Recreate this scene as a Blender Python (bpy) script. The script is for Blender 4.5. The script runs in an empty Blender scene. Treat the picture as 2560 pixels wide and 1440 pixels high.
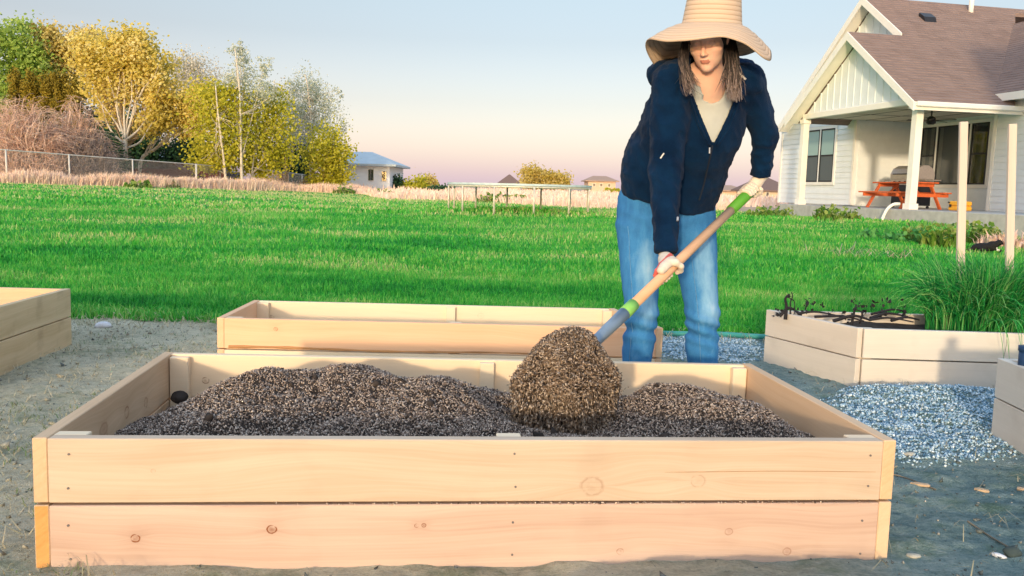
import bpy, bmesh, math, random
import numpy as np
from mathutils import Vector, Matrix

random.seed(7)
RNG = np.random.default_rng(11)
scene = bpy.context.scene
COL = scene.collection

# ------------------------------------------------------------------ camera, sky, sun, exposure
F_PX, HORIZON, ROLL, CAM_H = 2050.0, 470.0, math.radians(1.4), 1.02
_p = math.atan((720 - HORIZON) / F_PX)
FW = np.array([0, math.cos(_p), -math.sin(_p)])
_r0 = np.array([1.0, 0, 0]); _u0 = np.cross(_r0, FW)
RT = _r0 * math.cos(ROLL) + _u0 * math.sin(ROLL)
UP = -_r0 * math.sin(ROLL) + _u0 * math.cos(ROLL)
CAM = np.array([0, 0, CAM_H])
cd = bpy.data.cameras.new('camera'); cam = bpy.data.objects.new('camera', cd); COL.objects.link(cam)
cd.sensor_width = 36; cd.lens = 36 * F_PX / 2560; cd.clip_start = 0.05; cd.clip_end = 3000
m = Matrix.Identity(4)
for i in range(3):
    m[i][0] = RT[i]; m[i][1] = UP[i]; m[i][2] = -FW[i]; m[i][3] = CAM[i]
cam.matrix_world = m
scene.camera = cam

SUN_EL = math.radians(8.0)
SUN_DIR = np.array([-0.24, -0.97, 0.0]); SUN_DIR /= np.linalg.norm(SUN_DIR)      # horizontal direction towards the sun
world = bpy.data.worlds.new('World'); scene.world = world; world.use_nodes = True
wn = world.node_tree; wn.nodes.clear()
sky = wn.nodes.new('ShaderNodeTexSky'); sky.sky_type = 'NISHITA'; sky.sun_disc = False
sky.sun_elevation = SUN_EL; sky.sun_rotation = math.atan2(SUN_DIR[0], SUN_DIR[1])
sky.altitude = 200; sky.air_density = 1.0; sky.dust_density = 2.5; sky.ozone_density = 1.5
tc = wn.nodes.new('ShaderNodeTexCoord'); sp = wn.nodes.new('ShaderNodeSeparateXYZ')
wn.links.new(tc.outputs['Generated'], sp.inputs[0])
rp = wn.nodes.new('ShaderNodeValToRGB')
SKY_STOPS = [(0.0, (2.75, 2.0, 2.6)), (0.05, (2.15, 1.35, 1.7)), (0.10, (1.35, 0.6, 0.75)), (0.17, (0.85, 0.3, 0.2)), (0.24, (1.0, 0.7, 0.35)), (0.45, (2.4, 2.75, 3.2)), (1.0, (2.9, 3.7, 4.6))]
while len(rp.color_ramp.elements) < len(SKY_STOPS):
    rp.color_ramp.elements.new(0.5)
for el, (p_, c_) in zip(rp.color_ramp.elements, SKY_STOPS):
    el.position = p_; el.color = (c_[0] / 8, c_[1] / 8, c_[2] / 8, 1)
wn.links.new(sp.outputs['Z'], rp.inputs[0])
sc8 = wn.nodes.new('ShaderNodeVectorMath'); sc8.operation = 'SCALE'; sc8.inputs['Scale'].default_value = 8.0
wn.links.new(rp.outputs[0], sc8.inputs[0])
mx = wn.nodes.new('ShaderNodeMix'); mx.data_type = 'RGBA'; mx.blend_type = 'ADD'; mx.inputs[0].default_value = 1.0
wn.links.new(sky.outputs[0], mx.inputs[6]); wn.links.new(sc8.outputs[0], mx.inputs[7])
bg = wn.nodes.new('ShaderNodeBackground'); bg.inputs[1].default_value = 0.12
wn.links.new(mx.outputs[2], bg.inputs[0])
wo = wn.nodes.new('ShaderNodeOutputWorld'); wn.links.new(bg.outputs[0], wo.inputs[0])

sd = bpy.data.lights.new('sun', 'SUN'); sun = bpy.data.objects.new('sun', sd); COL.objects.link(sun)
sd.energy = 1.5; sd.angle = math.radians(2.5); sd.color = (1.0, 0.78, 0.50)
sv = Vector((SUN_DIR[0] * math.cos(SUN_EL), SUN_DIR[1] * math.cos(SUN_EL), math.sin(SUN_EL)))
sun.rotation_euler = sv.to_track_quat('Z', 'Y').to_euler(); sun.location = (-20, -60, 20)
scene.view_settings.view_transform = 'Standard'; scene.view_settings.look = 'None'
scene.view_settings.exposure = 0.84; scene.view_settings.gamma = 1.0
scene.cycles.max_bounces = 6; scene.cycles.transparent_max_bounces = 8

def P(u, v, y):
    """world point seen at photo pixel (u, v) at distance y in front of the camera"""
    d = FW + RT * (u - 1280) / F_PX - UP * (v - 720) / F_PX
    return CAM + d * (y / d[1])

# ------------------------------------------------------------------ numpy helpers
def S(a, b, x):
    t = np.clip((np.asarray(x, float) - a) / (b - a), 0, 1); return t * t * (3 - 2 * t)
def _h(ix, iy, s):
    n = (ix * 374761393 + iy * 668265263 + s * 1442695041) & 0xFFFFFFFF
    n = ((n ^ (n >> 13)) * 1274126177) & 0xFFFFFFFF
    return ((n ^ (n >> 16)) & 0xFFFF) / 65535.0
def noise2(x, y, s=0):
    x = np.asarray(x, float); y = np.asarray(y, float)
    ix = np.floor(x).astype(np.int64); iy = np.floor(y).astype(np.int64)
    fx = x - ix; fy = y - iy; fx = fx * fx * (3 - 2 * fx); fy = fy * fy * (3 - 2 * fy)
    a = _h(ix, iy, s); b = _h(ix + 1, iy, s); c = _h(ix, iy + 1, s); d = _h(ix + 1, iy + 1, s)
    return (a * (1 - fx) + b * fx) * (1 - fy) + (c * (1 - fx) + d * fx) * fy - 0.5
def fbm(x, y, s=0, o=4):
    r = 0; a = 1.0
    for k in range(o):
        r = r + a * noise2(x * 2 ** k, y * 2 ** k, s + k * 17); a *= 0.5
    return r
_K = RNG.normal(size=(9, 3)); _PH = RNG.uniform(0, 6.28, 9)
def noise3(Pn, f):
    r = 0
    for k in range(9):
        r = r + np.sin(Pn @ (_K[k] * f) + _PH[k])
    return r / 9 * 1.6

def near_z(x, y):
    return -0.02 * np.clip(y, -4, 21) - 0.005 * np.clip(x, -6, 6)
def gz(x, y):
    x = np.asarray(x, float); y = np.asarray(y, float)
    far = 0.33 + 0.28 * S(-6, -20, x) * S(18, 32, y) + 0.0034 * np.clip(y - 45, 0, 170)
    t = S(6.4, 21, y)
    und = (noise2(x * 0.22 + 3, y * 0.42, 5) * 0.13 + noise2(x * 0.6, y * 1.1, 9) * 0.05) * S(6.6, 9.5, y) * (1 - S(34, 60, y))
    return near_z(x, y) * (1 - t) + far * t + und
def g1(x, y): return float(gz(x, y))

def mesh_np(name, V, F):
    """V (n,3), F (m,k) arrays -> mesh"""
    V = np.asarray(V, np.float32); F = np.asarray(F, np.int32)
    me = bpy.data.meshes.new(name)
    me.vertices.add(len(V)); me.vertices.foreach_set('co', V.ravel())
    k = F.shape[1]
    me.loops.add(F.size); me.loops.foreach_set('vertex_index', F.ravel())
    me.polygons.add(len(F)); me.polygons.foreach_set('loop_start', np.arange(len(F), dtype=np.int32) * k)
    me.polygons.foreach_set('loop_total', np.full(len(F), k, np.int32))
    me.update(calc_edges=True); return me
def link(name, me, mat=None, parent=None, loc=(0, 0, 0), rot=None, smooth=False):
    o = bpy.data.objects.new(name, me); COL.objects.link(o)
    if mat is not None and len(me.materials) == 0: me.materials.append(mat)
    o.parent = parent; o.location = loc
    if rot is not None: o.rotation_euler = rot
    if smooth: me.polygons.foreach_set('use_smooth', np.ones(len(me.polygons), bool))
    return o
def tag(o, label=None, cat=None, group=None, kind=None):
    if label: o['label'] = label
    if cat: o['category'] = cat
    if group: o['group'] = group
    if kind: o['kind'] = kind
    return o
def thing(name, label, cat, loc=(0, 0, 0), rotz=0, group=None):
    o = bpy.data.objects.new(name, None); COL.objects.link(o); o.empty_display_size = 0.2
    o.location = loc; o.rotation_euler = (0, 0, rotz)
    return tag(o, label, cat, group)
def copy_tree(o, loc, rotz=None, label=None, scale=None):
    r = o.copy(); COL.objects.link(r); r.location = loc
    if rotz is not None: r.rotation_euler = (0, 0, rotz)
    if scale: r.scale = (scale,) * 3
    if label: r['label'] = label
    for ch in list(o.children):
        c = ch.copy(); COL.objects.link(c); c.parent = r
        for g in list(ch.children):
            d = g.copy(); COL.objects.link(d); d.parent = c
    return r

class MB:
    """collects simple solids into one bmesh"""
    def __init__(s): s.bm = bmesh.new()
    def box(s, lo, hi, bev=0.0):
        c = [(lo[i] + hi[i]) / 2 for i in range(3)]; d = [hi[i] - lo[i] for i in range(3)]
        r = bmesh.ops.create_cube(s.bm, size=1, matrix=Matrix.Translation(c) @ Matrix.Diagonal((*d, 1)))
        if bev:
            es = list({e for v in r['verts'] for e in v.link_edges})
            bmesh.ops.bevel(s.bm, geom=es, offset=bev, segments=1, affect='EDGES')
        return s
    def bar(s, a, b, w, t, up=(0, 0, 1), bev=0.0):
        a = Vector(a); b = Vector(b); d = b - a; L = d.length; x = d / L
        z = Vector(up); y = z.cross(x)
        if y.length < 1e-4: y = Vector((0, 1, 0)).cross(x)
        y.normalize(); z = x.cross(y)
        M = Matrix((x, y, z)).transposed().to_4x4(); M.translation = (a + b) / 2
        r = bmesh.ops.create_cube(s.bm, size=1, matrix=M @ Matrix.Diagonal((L, w, t, 1)))
        if bev:
            es = list({e for v in r['verts'] for e in v.link_edges})
            bmesh.ops.bevel(s.bm, geom=es, offset=bev, segments=1, affect='EDGES')
        return s
    def tube(s, pts, rad, n=8, cap=True):
        V, Fq = tube_np(pts, rad, n, cap)
        vs = [s.bm.verts.new(v) for v in V]
        for f in Fq:
            ids = list(dict.fromkeys(int(i) for i in f))
            try: s.bm.faces.new([vs[i] for i in ids])
            except ValueError: pass
        return s
    def prism(s, poly, axis, lo, hi):
        """polygon (2-D points) swept along axis 0/1/2"""
        def mk(p, t):
            if axis == 0: return (t, p[0], p[1])
            if axis == 1: return (p[0], t, p[1])
            return (p[0], p[1], t)
        A = [s.bm.verts.new(mk(p, lo)) for p in poly]; B = [s.bm.verts.new(mk(p, hi)) for p in poly]
        n = len(poly)
        s.bm.faces.new(A); s.bm.faces.new(B[::-1])
        for i in range(n): s.bm.faces.new((A[i], B[i], B[(i + 1) % n], A[(i + 1) % n]))
        return s
    def poly3(s, pts, thick, nrm):
        A = [s.bm.verts.new(Vector(p)) for p in pts]; B = [s.bm.verts.new(Vector(p) - Vector(nrm) * thick) for p in pts]
        n = len(pts); s.bm.faces.new(A); s.bm.faces.new(B[::-1])
        for i in range(n): s.bm.faces.new((A[i], B[i], B[(i + 1) % n], A[(i + 1) % n]))
        return s
    def done(s, name, mat, parent=None, loc=(0, 0, 0), rot=None, smooth=False):
        bmesh.ops.recalc_face_normals(s.bm, faces=s.bm.faces)
        me = bpy.data.meshes.new(name); s.bm.to_mesh(me); s.bm.free()
        return link(name, me, mat, parent, loc, rot, smooth)

def tube_np(pts, rad, n=8, cap=True):
    pts = np.asarray(pts, float); m_ = len(pts)
    rad = np.full(m_, rad) if np.isscalar(rad) else np.asarray(rad, float)
    T = np.gradient(pts, axis=0); T /= np.linalg.norm(T, axis=1)[:, None] + 1e-12
    ref = np.array([0, 0, 1.0]) if abs(T[:, 2]).mean() < 0.8 else np.array([1.0, 0, 0])
    A = np.cross(T, ref); A /= np.linalg.norm(A, axis=1)[:, None] + 1e-12; B = np.cross(T, A)
    an = np.linspace(0, 2 * np.pi, n, endpoint=False)
    V = pts[:, None] + rad[:, None, None] * (np.cos(an)[None, :, None] * A[:, None] + np.sin(an)[None, :, None] * B[:, None])
    V = V.reshape(-1, 3); Fq = []
    for i in range(m_ - 1):
        for j in range(n):
            Fq.append((i * n + j, i * n + (j + 1) % n, (i + 1) * n + (j + 1) % n, (i + 1) * n + j))
    if cap:
        V = np.vstack([V, pts[0], pts[-1]]); a, b = len(V) - 2, len(V) - 1
        for j in range(n):
            Fq.append((a, (j + 1) % n, j, j)); Fq.append((b, (m_ - 1) * n + j, (m_ - 1) * n + (j + 1) % n, (m_ - 1) * n + (j + 1) % n))
    return V, np.array(Fq)
def curve(pts, n=24):
    """Catmull-Rom through points"""
    p = np.asarray(pts, float); p = np.vstack([2 * p[0] - p[1], p, 2 * p[-1] - p[-2]]); out = []
    seg = len(p) - 3
    for k in range(n):
        t = k / (n - 1) * seg; i = min(int(t), seg - 1); t -= i
        a, b, c, d = p[i:i + 4]
        out.append(0.5 * (2 * b + (c - a) * t + (2 * a - 5 * b + 4 * c - d) * t * t + (3 * b - a - 3 * c + d) * t ** 3))
    return np.array(out)

OCT_V = np.array([[1, 0, 0], [-1, 0, 0], [0, 1, 0], [0, -1, 0], [0, 0, 1], [0, 0, -1]], float)
OCT_F = np.array([[0, 2, 4], [2, 1, 4], [1, 3, 4], [3, 0, 4], [2, 0, 5], [1, 2, 5], [3, 1, 5], [0, 3, 5]])
def rand_rot(n):
    q = RNG.normal(size=(n, 4)); q /= np.linalg.norm(q, axis=1)[:, None]; w, x, y, z = q.T
    return np.stack([1 - 2 * (y * y + z * z), 2 * (x * y - z * w), 2 * (x * z + y * w), 2 * (x * y + z * w), 1 - 2 * (x * x + z * z), 2 * (y * z - x * w),
                     2 * (x * z - y * w), 2 * (y * z + x * w), 1 - 2 * (x * x + y * y)], 1).reshape(n, 3, 3)
TET_V = np.array([[1, 0, -.3], [-1, .2, -.3], [0, -1, .2], [.1, .7, .9]], float)
TET_F = np.array([[0, 2, 1], [0, 1, 3], [1, 2, 3], [2, 0, 3]])
def bits(pos, size, R=None, jitter=0.3, tet=False):
    """many small faceted bits; pos (n,3), size (n,3)"""
    n = len(pos); R = rand_rot(n) if R is None else R
    BV, BF = (TET_V, TET_F) if tet else (OCT_V, OCT_F); k = len(BV)
    V = BV[None] * size[:, None, :] * (1 + jitter * RNG.uniform(-1, 1, (n, k, 1)))
    V = np.einsum('nij,nkj->nki', R, V) + pos[:, None]
    Fq = BF[None] + (np.arange(n) * k)[:, None, None]
    return V.reshape(-1, 3), Fq.reshape(-1, 3)
def blades(pos, h, w, lean, droop=0.3, face=None):
    """grass blades: tapering two-piece strips; pos (n,3), h,w,lean (n)"""
    n = len(pos); az = RNG.uniform(0, 2 * np.pi, n)
    d = np.stack([np.cos(az), np.sin(az), np.zeros(n)], 1); sx = np.stack([-np.sin(az + RNG.normal(0, .8, n)), np.cos(az), np.zeros(n)], 1)
    if face is not None: ax_ = RNG.normal(0, face, n); sx = np.stack([np.cos(ax_), np.sin(ax_), np.zeros(n)], 1)
    z = np.array([0, 0, 1.0])
    mid = pos + d * (lean * h * 0.4)[:, None] + z * (h * 0.6)[:, None]
    tip = pos + d * (lean * h)[:, None] + z * (h * (1 - droop * lean))[:, None]
    hw = (w / 2)[:, None]
    V = np.stack([pos - sx * hw, pos + sx * hw, mid + sx * hw * 0.75, mid - sx * hw * 0.75, tip], 1).reshape(-1, 3)
    b = (np.arange(n) * 5)[:, None]
    Fq = np.concatenate([b + np.array([0, 1, 2]), b + np.array([0, 2, 3]), b + np.array([3, 2, 4])], 0)
    return V, Fq

# ------------------------------------------------------------------ SDF modelling (cloth, skin, gloves)
def _sc(Q, flat):
    if flat is None: return Q
    n, k = flat; n = np.asarray(n, float); n = n / np.linalg.norm(n)
    return Q + (Q @ n)[..., None] * n * (1 / k - 1)
def cap(Q, a, b, ra, rb, flat=None):
    a = np.asarray(a, float); b = np.asarray(b, float)
    pa = _sc(Q - a, flat); ba = _sc(b - a, flat)
    h = np.clip(pa @ ba / (ba @ ba), 0, 1)
    return np.linalg.norm(pa - h[:, None] * ba, axis=1) - (ra + (rb - ra) * h)
def capt(Q, a, b):
    a = np.asarray(a, float); ba = np.asarray(b, float) - a
    return np.clip((Q - a) @ ba / (ba @ ba), 0, 1)
def ell(Q, c, r, R=None):
    q = Q - np.asarray(c, float)
    if R is not None: q = q @ R.T
    r = np.asarray(r, float); k0 = np.linalg.norm(q / r, axis=1); k1 = np.linalg.norm(q / r ** 2, axis=1) + 1e-9
    return k0 * (k0 - 1) / k1
def smin(a, b, k):
    h = np.clip(0.5 + 0.5 * (b - a) / k, 0, 1); return b * (1 - h) + a * h - k * h * (1 - h)
def smax(a, b, k): return -smin(-a, -b, k)
def nets(f, lo, hi, h):
    """naive surface nets -> V, quads"""
    lo = np.asarray(lo, float); hi = np.asarray(hi, float)
    n = np.ceil((hi - lo) / h).astype(int) + 1
    ax = [lo[i] + h * np.arange(n[i]) for i in range(3)]
    G = np.stack(np.meshgrid(*ax, indexing='ij'), -1)
    Fv = f(G.reshape(-1, 3)).reshape(n)
    c = [Fv[i:n[0] - 1 + i, j:n[1] - 1 + j, k:n[2] - 1 + k] for i in (0, 1) for j in (0, 1) for k in (0, 1)]
    neg = sum((x < 0).astype(int) for x in c); act = (neg > 0) & (neg < 8)
    idx = -np.ones(act.shape, int); I = np.argwhere(act); idx[act] = np.arange(len(I))
    cv = np.stack([x[act] for x in c], 1)
    off = np.array([(i, j, k) for i in (0, 1) for j in (0, 1) for k in (0, 1)], float)
    acc = np.zeros((len(I), 3)); cnt = np.zeros(len(I))
    for a in range(8):
        for b in range(a + 1, 8):
            if np.abs(off[a] - off[b]).sum() != 1: continue
            s = (cv[:, a] < 0) != (cv[:, b] < 0)
            t = cv[:, a] / (cv[:, a] - cv[:, b] + 1e-12)
            pt = off[a] + t[:, None] * (off[b] - off[a]); acc += np.where(s[:, None], pt, 0); cnt += s
    V = lo + (I + acc / cnt[:, None]) * h
    Q = []
    for d in range(3):
        e1, e2 = (d + 1) % 3, (d + 2) % 3
        sl0 = [slice(1, -1)] * 3; sl0[d] = slice(0, -1); sl1 = [slice(1, -1)] * 3; sl1[d] = slice(1, None)
        A = Fv[tuple(sl0)]; B = Fv[tuple(sl1)]; ch = (A < 0) != (B < 0)
        J = np.argwhere(ch); 
        if len(J) == 0: continue
        flip = (A[ch] > 0); base = J.copy(); base[:, e1] += 1; base[:, e2] += 1
        def g(o1, o2):
            q = base.copy(); q[:, e1] -= o1; q[:, e2] -= o2; return idx[q[:, 0], q[:, 1], q[:, 2]]
        q = np.stack([g(1, 1), g(0, 1), g(0, 0), g(1, 0)], 1)
        q[flip] = q[flip][:, ::-1]; Q.append(q)
    Q = np.vstack(Q); Q = Q[(Q >= 0).all(1)]
    return V, Q

# ------------------------------------------------------------------ materials
class NT:
    def __init__(s, name):
        s.m = bpy.data.materials.new(name); s.m.use_nodes = True; s.t = s.m.node_tree; s.t.nodes.clear()
        s.out = s.t.nodes.new('ShaderNodeOutputMaterial'); s.b = s.t.nodes.new('ShaderNodeBsdfPrincipled')
        s.t.links.new(s.b.outputs[0], s.out.inputs[0]); s._c = {}
    def n(s, typ, **kw):
        x = s.t.nodes.new(typ)
        for k, v in kw.items(): setattr(x, k, v)
        return x
    def put(s, sock, v):
        if v is None: return
        if hasattr(v, 'is_output') or hasattr(v, 'node'): s.t.links.new(v, sock)
        else: sock.default_value = v
    def obj(s):
        if 'o' not in s._c: s._c['o'] = s.n('ShaderNodeTexCoord')
        return s._c['o'].outputs['Object']
    def pos(s):
        if 'g' not in s._c: s._c['g'] = s.n('ShaderNodeNewGeometry')
        return s._c['g'].outputs['Position']
    def island(s):
        if 'g' not in s._c: s._c['g'] = s.n('ShaderNodeNewGeometry')
        return s._c['g'].outputs['Random Per Island']
    def orand(s):
        if 'r' not in s._c: s._c['r'] = s.n('ShaderNodeObjectInfo')
        return s._c['r'].outputs['Random']
    def math(s, op, a, b=None, c=None, clamp=False):
        x = s.n('ShaderNodeMath', operation=op, use_clamp=clamp); s.put(x.inputs[0], a)
        if b is not None: s.put(x.inputs[1], b)
        if c is not None: s.put(x.inputs[2], c)
        return x.outputs[0]
    def vmul(s, v, k):
        x = s.n('ShaderNodeVectorMath', operation='MULTIPLY'); s.put(x.inputs[0], v); x.inputs[1].default_value = k; return x.outputs[0]
    def vadd(s, v, k):
        x = s.n('ShaderNodeVectorMath', operation='ADD'); s.put(x.inputs[0], v); s.put(x.inputs[1], k); return x.outputs[0]
    def sep(s, v):
        x = s.n('ShaderNodeSeparateXYZ'); s.put(x.inputs[0], v); return x.outputs
    def comb(s, x_, y_, z_):
        x = s.n('ShaderNodeCombineXYZ'); s.put(x.inputs[0], x_); s.put(x.inputs[1], y_); s.put(x.inputs[2], z_); return x.outputs[0]
    def noise(s, v, scale, detail=4, rough=0.55):
        x = s.n('ShaderNodeTexNoise'); s.put(x.inputs['Vector'], v); x.inputs['Scale'].default_value = scale
        x.inputs['Detail'].default_value = detail; x.inputs['Roughness'].default_value = rough; return x.outputs['Fac']
    def ramp(s, f, stops):
        x = s.n('ShaderNodeValToRGB'); s.put(x.inputs[0], f); e = x.color_ramp.elements
        while len(e) < len(stops): e.new(0.5)
        for q, (p_, c_) in zip(e, stops):
            q.position = p_; q.color = (*c_, 1) if len(c_) == 3 else c_
        return x.outputs[0]
    def mix(s, f, a, b, mode='MIX'):
        x = s.n('ShaderNodeMix', data_type='RGBA', blend_type=mode); s.put(x.inputs[0], f)
        s.put(x.inputs[6], (*a, 1) if isinstance(a, tuple) else a); s.put(x.inputs[7], (*b, 1) if isinstance(b, tuple) else b); return x.outputs[2]
    def bump(s, h, st, dist=0.01):
        x = s.n('ShaderNodeBump'); x.inputs['Strength'].default_value = st; x.inputs['Distance'].default_value = dist
        s.put(x.inputs['Height'], h); s.t.links.new(x.outputs[0], s.b.inputs['Normal'])
    def fin(s, col, rough=0.7, spec=0.3, metal=0.0):
        s.put(s.b.inputs['Base Color'], (*col, 1) if isinstance(col, tuple) else col); s.put(s.b.inputs['Roughness'], rough)
        s.b.inputs['Specular IOR Level'].default_value = spec; s.b.inputs['Metallic'].default_value = metal; return s.m

def plain(name, col, rough=0.6, var=0.12, scale=9.0, spec=0.3, metal=0.0, bump=0.0, bscale=60):
    t = NT(name); f = t.noise(t.obj(), scale, 5)
    lo = tuple(c * (1 - var) for c in col); hi = tuple(min(1, c * (1 + var)) for c in col)
    c = t.ramp(f, [(0.3, lo), (0.7, hi)])
    if bump: t.bump(t.noise(t.obj(), bscale, 4), bump, 0.004)
    return t.fin(c, rough, spec, metal)
def leafy(name, cols, rough=0.6, trans=0.25, pscale=0.0):
    """per-leaf colour variation with some light passing through"""
    t = NT(name); n_ = len(cols)
    f = t.island()
    if pscale:
        f = t.math('ADD', t.math('MULTIPLY', f, 0.45), t.math('MULTIPLY', t.math('SUBTRACT', t.noise(t.pos(), pscale, 3), 0.22), 1.0))
    c = t.ramp(f, [(i / max(1, n_ - 1), q) for i, q in enumerate(cols)])
    t.fin(c, rough, 0.25)
    if trans:
        tr = t.n('ShaderNodeBsdfTranslucent'); t.put(tr.inputs[0], c); ms = t.n('ShaderNodeMixShader'); ms.inputs[0].default_value = trans
        t.t.links.new(t.b.outputs[0], ms.inputs[1]); t.t.links.new(tr.outputs[0], ms.inputs[2]); t.t.links.new(ms.outputs[0], t.out.inputs[0])
    return t.m
def wood(name, light, dark, knots=(), rand_knots=0.0, gray=0.0, freq=70, contrast=0.5, stain=0.0):
    """sawn board: local X along the grain, Z across the face"""
    t = NT(name); o = t.obj(); x, y, z = t.sep(o)
    r = t.math('MULTIPLY', t.orand(), 37.0)
    xo = t.math('ADD', x, r)
    zz = t.math('ADD', z, t.math('MULTIPLY', y, 0.7))
    wob = t.noise(t.comb(t.math('MULTIPLY', xo, 0.9), r, t.math('MULTIPLY', zz, 3.0)), 1.0, 2)
    w = t.math('ADD', zz, t.math('MULTIPLY', wob, 0.16))
    kmask = None; kcol = None
    for (kx, kz, kr, kd) in knots:
        dx = t.math('SUBTRACT', x, kx); dz = t.math('SUBTRACT', z, kz)
        e = t.math('SQRT', t.math('ADD', t.math('MULTIPLY', t.math('MULTIPLY', dx, dx), 0.8), t.math('MULTIPLY', dz, dz)))
        e = t.math('ADD', e, t.math('MULTIPLY', t.math('SUBTRACT', t.noise(o, 60, 2), 0.5), kr * 0.35))
        infl = t.math('POWER', 2.718, t.math('MULTIPLY', t.math('MULTIPLY', e, e), -1 / (kr * 3.2) ** 2))
        w = t.math('ADD', w, t.math('MULTIPLY', t.math('MULTIPLY', infl, t.math('SIGN', dz)), kr * 0.9))
        q = t.math('DIVIDE', e, kr)
        ringm = t.ramp(q, [(0.0, (0.45 * kd,) * 3), (0.72, (0.22 * kd,) * 3), (0.88, (kd,) * 3), (1.0, (0.4 * kd,) * 3)])
        ringm = t.math('MULTIPLY', t.sep(ringm)[0], t.math('LESS_THAN', q, 1.08))
        halo = t.math('MULTIPLY', infl, 0.09 * kd)
        ringm = t.math('MULTIPLY', ringm, t.sep(t.ramp(t.noise(o, 45, 3), [(.36, (.15,) * 3), (.55, (1,) * 3)]))[0]); mk = t.math('MAXIMUM', ringm, halo); kmask = mk if kmask is None else t.math('MAXIMUM', kmask, mk)
    if rand_knots:
        vo = t.n('ShaderNodeTexVoronoi'); vo.inputs['Scale'].default_value = 1.0
        t.put(vo.inputs['Vector'], t.comb(t.math('MULTIPLY', xo, 2.3), 0.0, t.math('MULTIPLY', zz, 4.0)))
        d = t.math('ADD', vo.outputs['Distance'], t.math('MULTIPLY', t.math('SUBTRACT', t.noise(o, 40, 2), 0.5), 0.05))
        mk = t.math('MULTIPLY', t.sep(t.ramp(d, [(0.0, (0.8,) * 3), (0.05, (0.5,) * 3), (0.075, (0.9,) * 3), (0.1, (0.16,) * 3), (0.3, (0,) * 3)]))[0], rand_knots)
        kmask = mk if kmask is None else t.math('MAXIMUM', kmask, mk)
    sw = t.math('MULTIPLY', w, freq)
    ring = t.math('ADD', t.math('MULTIPLY', t.math('SINE', t.math('MULTIPLY', sw, 2.0)), 0.35), t.math('MULTIPLY', t.math('SINE', sw), 0.5))
    fine = t.noise(t.comb(t.math('MULTIPLY', xo, 3.0), t.math('MULTIPLY', y, 90.0), t.math('MULTIPLY', w, 150.0)), 1.0, 3)
    broad = t.noise(t.comb(t.math('MULTIPLY', xo, 1.1), r, t.math('MULTIPLY', w, 9.0)), 1.0, 3)
    f = t.math('ADD', t.math('MULTIPLY', ring, 0.16 * contrast), t.math('MULTIPLY', t.math('SUBTRACT', fine, 0.5), 0.9 * contrast))
    f = t.math('ADD', f, t.math('MULTIPLY', t.math('SUBTRACT', broad, 0.5), 1.3 * contrast))
    f = t.math('ADD', f, 0.42, clamp=True)
    c = t.mix(f, light, dark)
    tint = t.ramp(t.orand(), [(0, (1.04, 0.99, 0.95)), (0.5, (1, 1, 1)), (1, (0.96, 1.0, 1.02))]); c = t.mix(1.0, c, tint, 'MULTIPLY')
    if gray: c = t.mix(t.math('MULTIPLY', t.ramp(t.noise(o, 2.2, 4), [(0.3, (0.4,) * 3), (0.7, (1,) * 3)]), gray), c, (0.42, 0.40, 0.36))
    if stain: c = t.mix(t.math('MULTIPLY', t.sep(t.ramp(t.noise(o, 5.0, 5), [(0.56, (0,) * 3), (0.72, (1,) * 3)]))[0], stain), c, (0.16, 0.10, 0.06))
    if kmask is not None: c = t.mix(kmask, c, (0.20, 0.055, 0.012))
    t.bump(t.math('ADD', fine, t.math('MULTIPLY', ring, 0.25)), 0.25, 0.002)
    return t.fin(c, 0.72, 0.2)
# ================================================================== GROUND
def grid_sheet(xs, ys, zf, keep=None):
    X, Y = np.meshgrid(xs, ys, indexing='ij'); Z = zf(X, Y); nx, ny = X.shape
    V = np.stack([X, Y, Z], -1).reshape(-1, 3)
    i, j = np.meshgrid(np.arange(nx - 1), np.arange(ny - 1), indexing='ij'); a = (i * ny + j).ravel()
    Fq = np.stack([a, a + ny, a + ny + 1, a + 1], 1)
    if keep is not None:
        c = V[Fq].mean(1); Fq = Fq[keep(c[:, 0], c[:, 1])]
    return V, Fq
def in_poly(x, y, poly):
    x = np.asarray(x); r = np.zeros(x.shape, bool); n = len(poly)
    for i in range(n):
        x1, y1 = poly[i]; x2, y2 = poly[(i + 1) % n]
        if y1 == y2: continue
        k = ((y1 > y) != (y2 > y)) & (x < (x2 - x1) * (y - y1) / (y2 - y1) + x1); r ^= k
    return r

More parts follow.
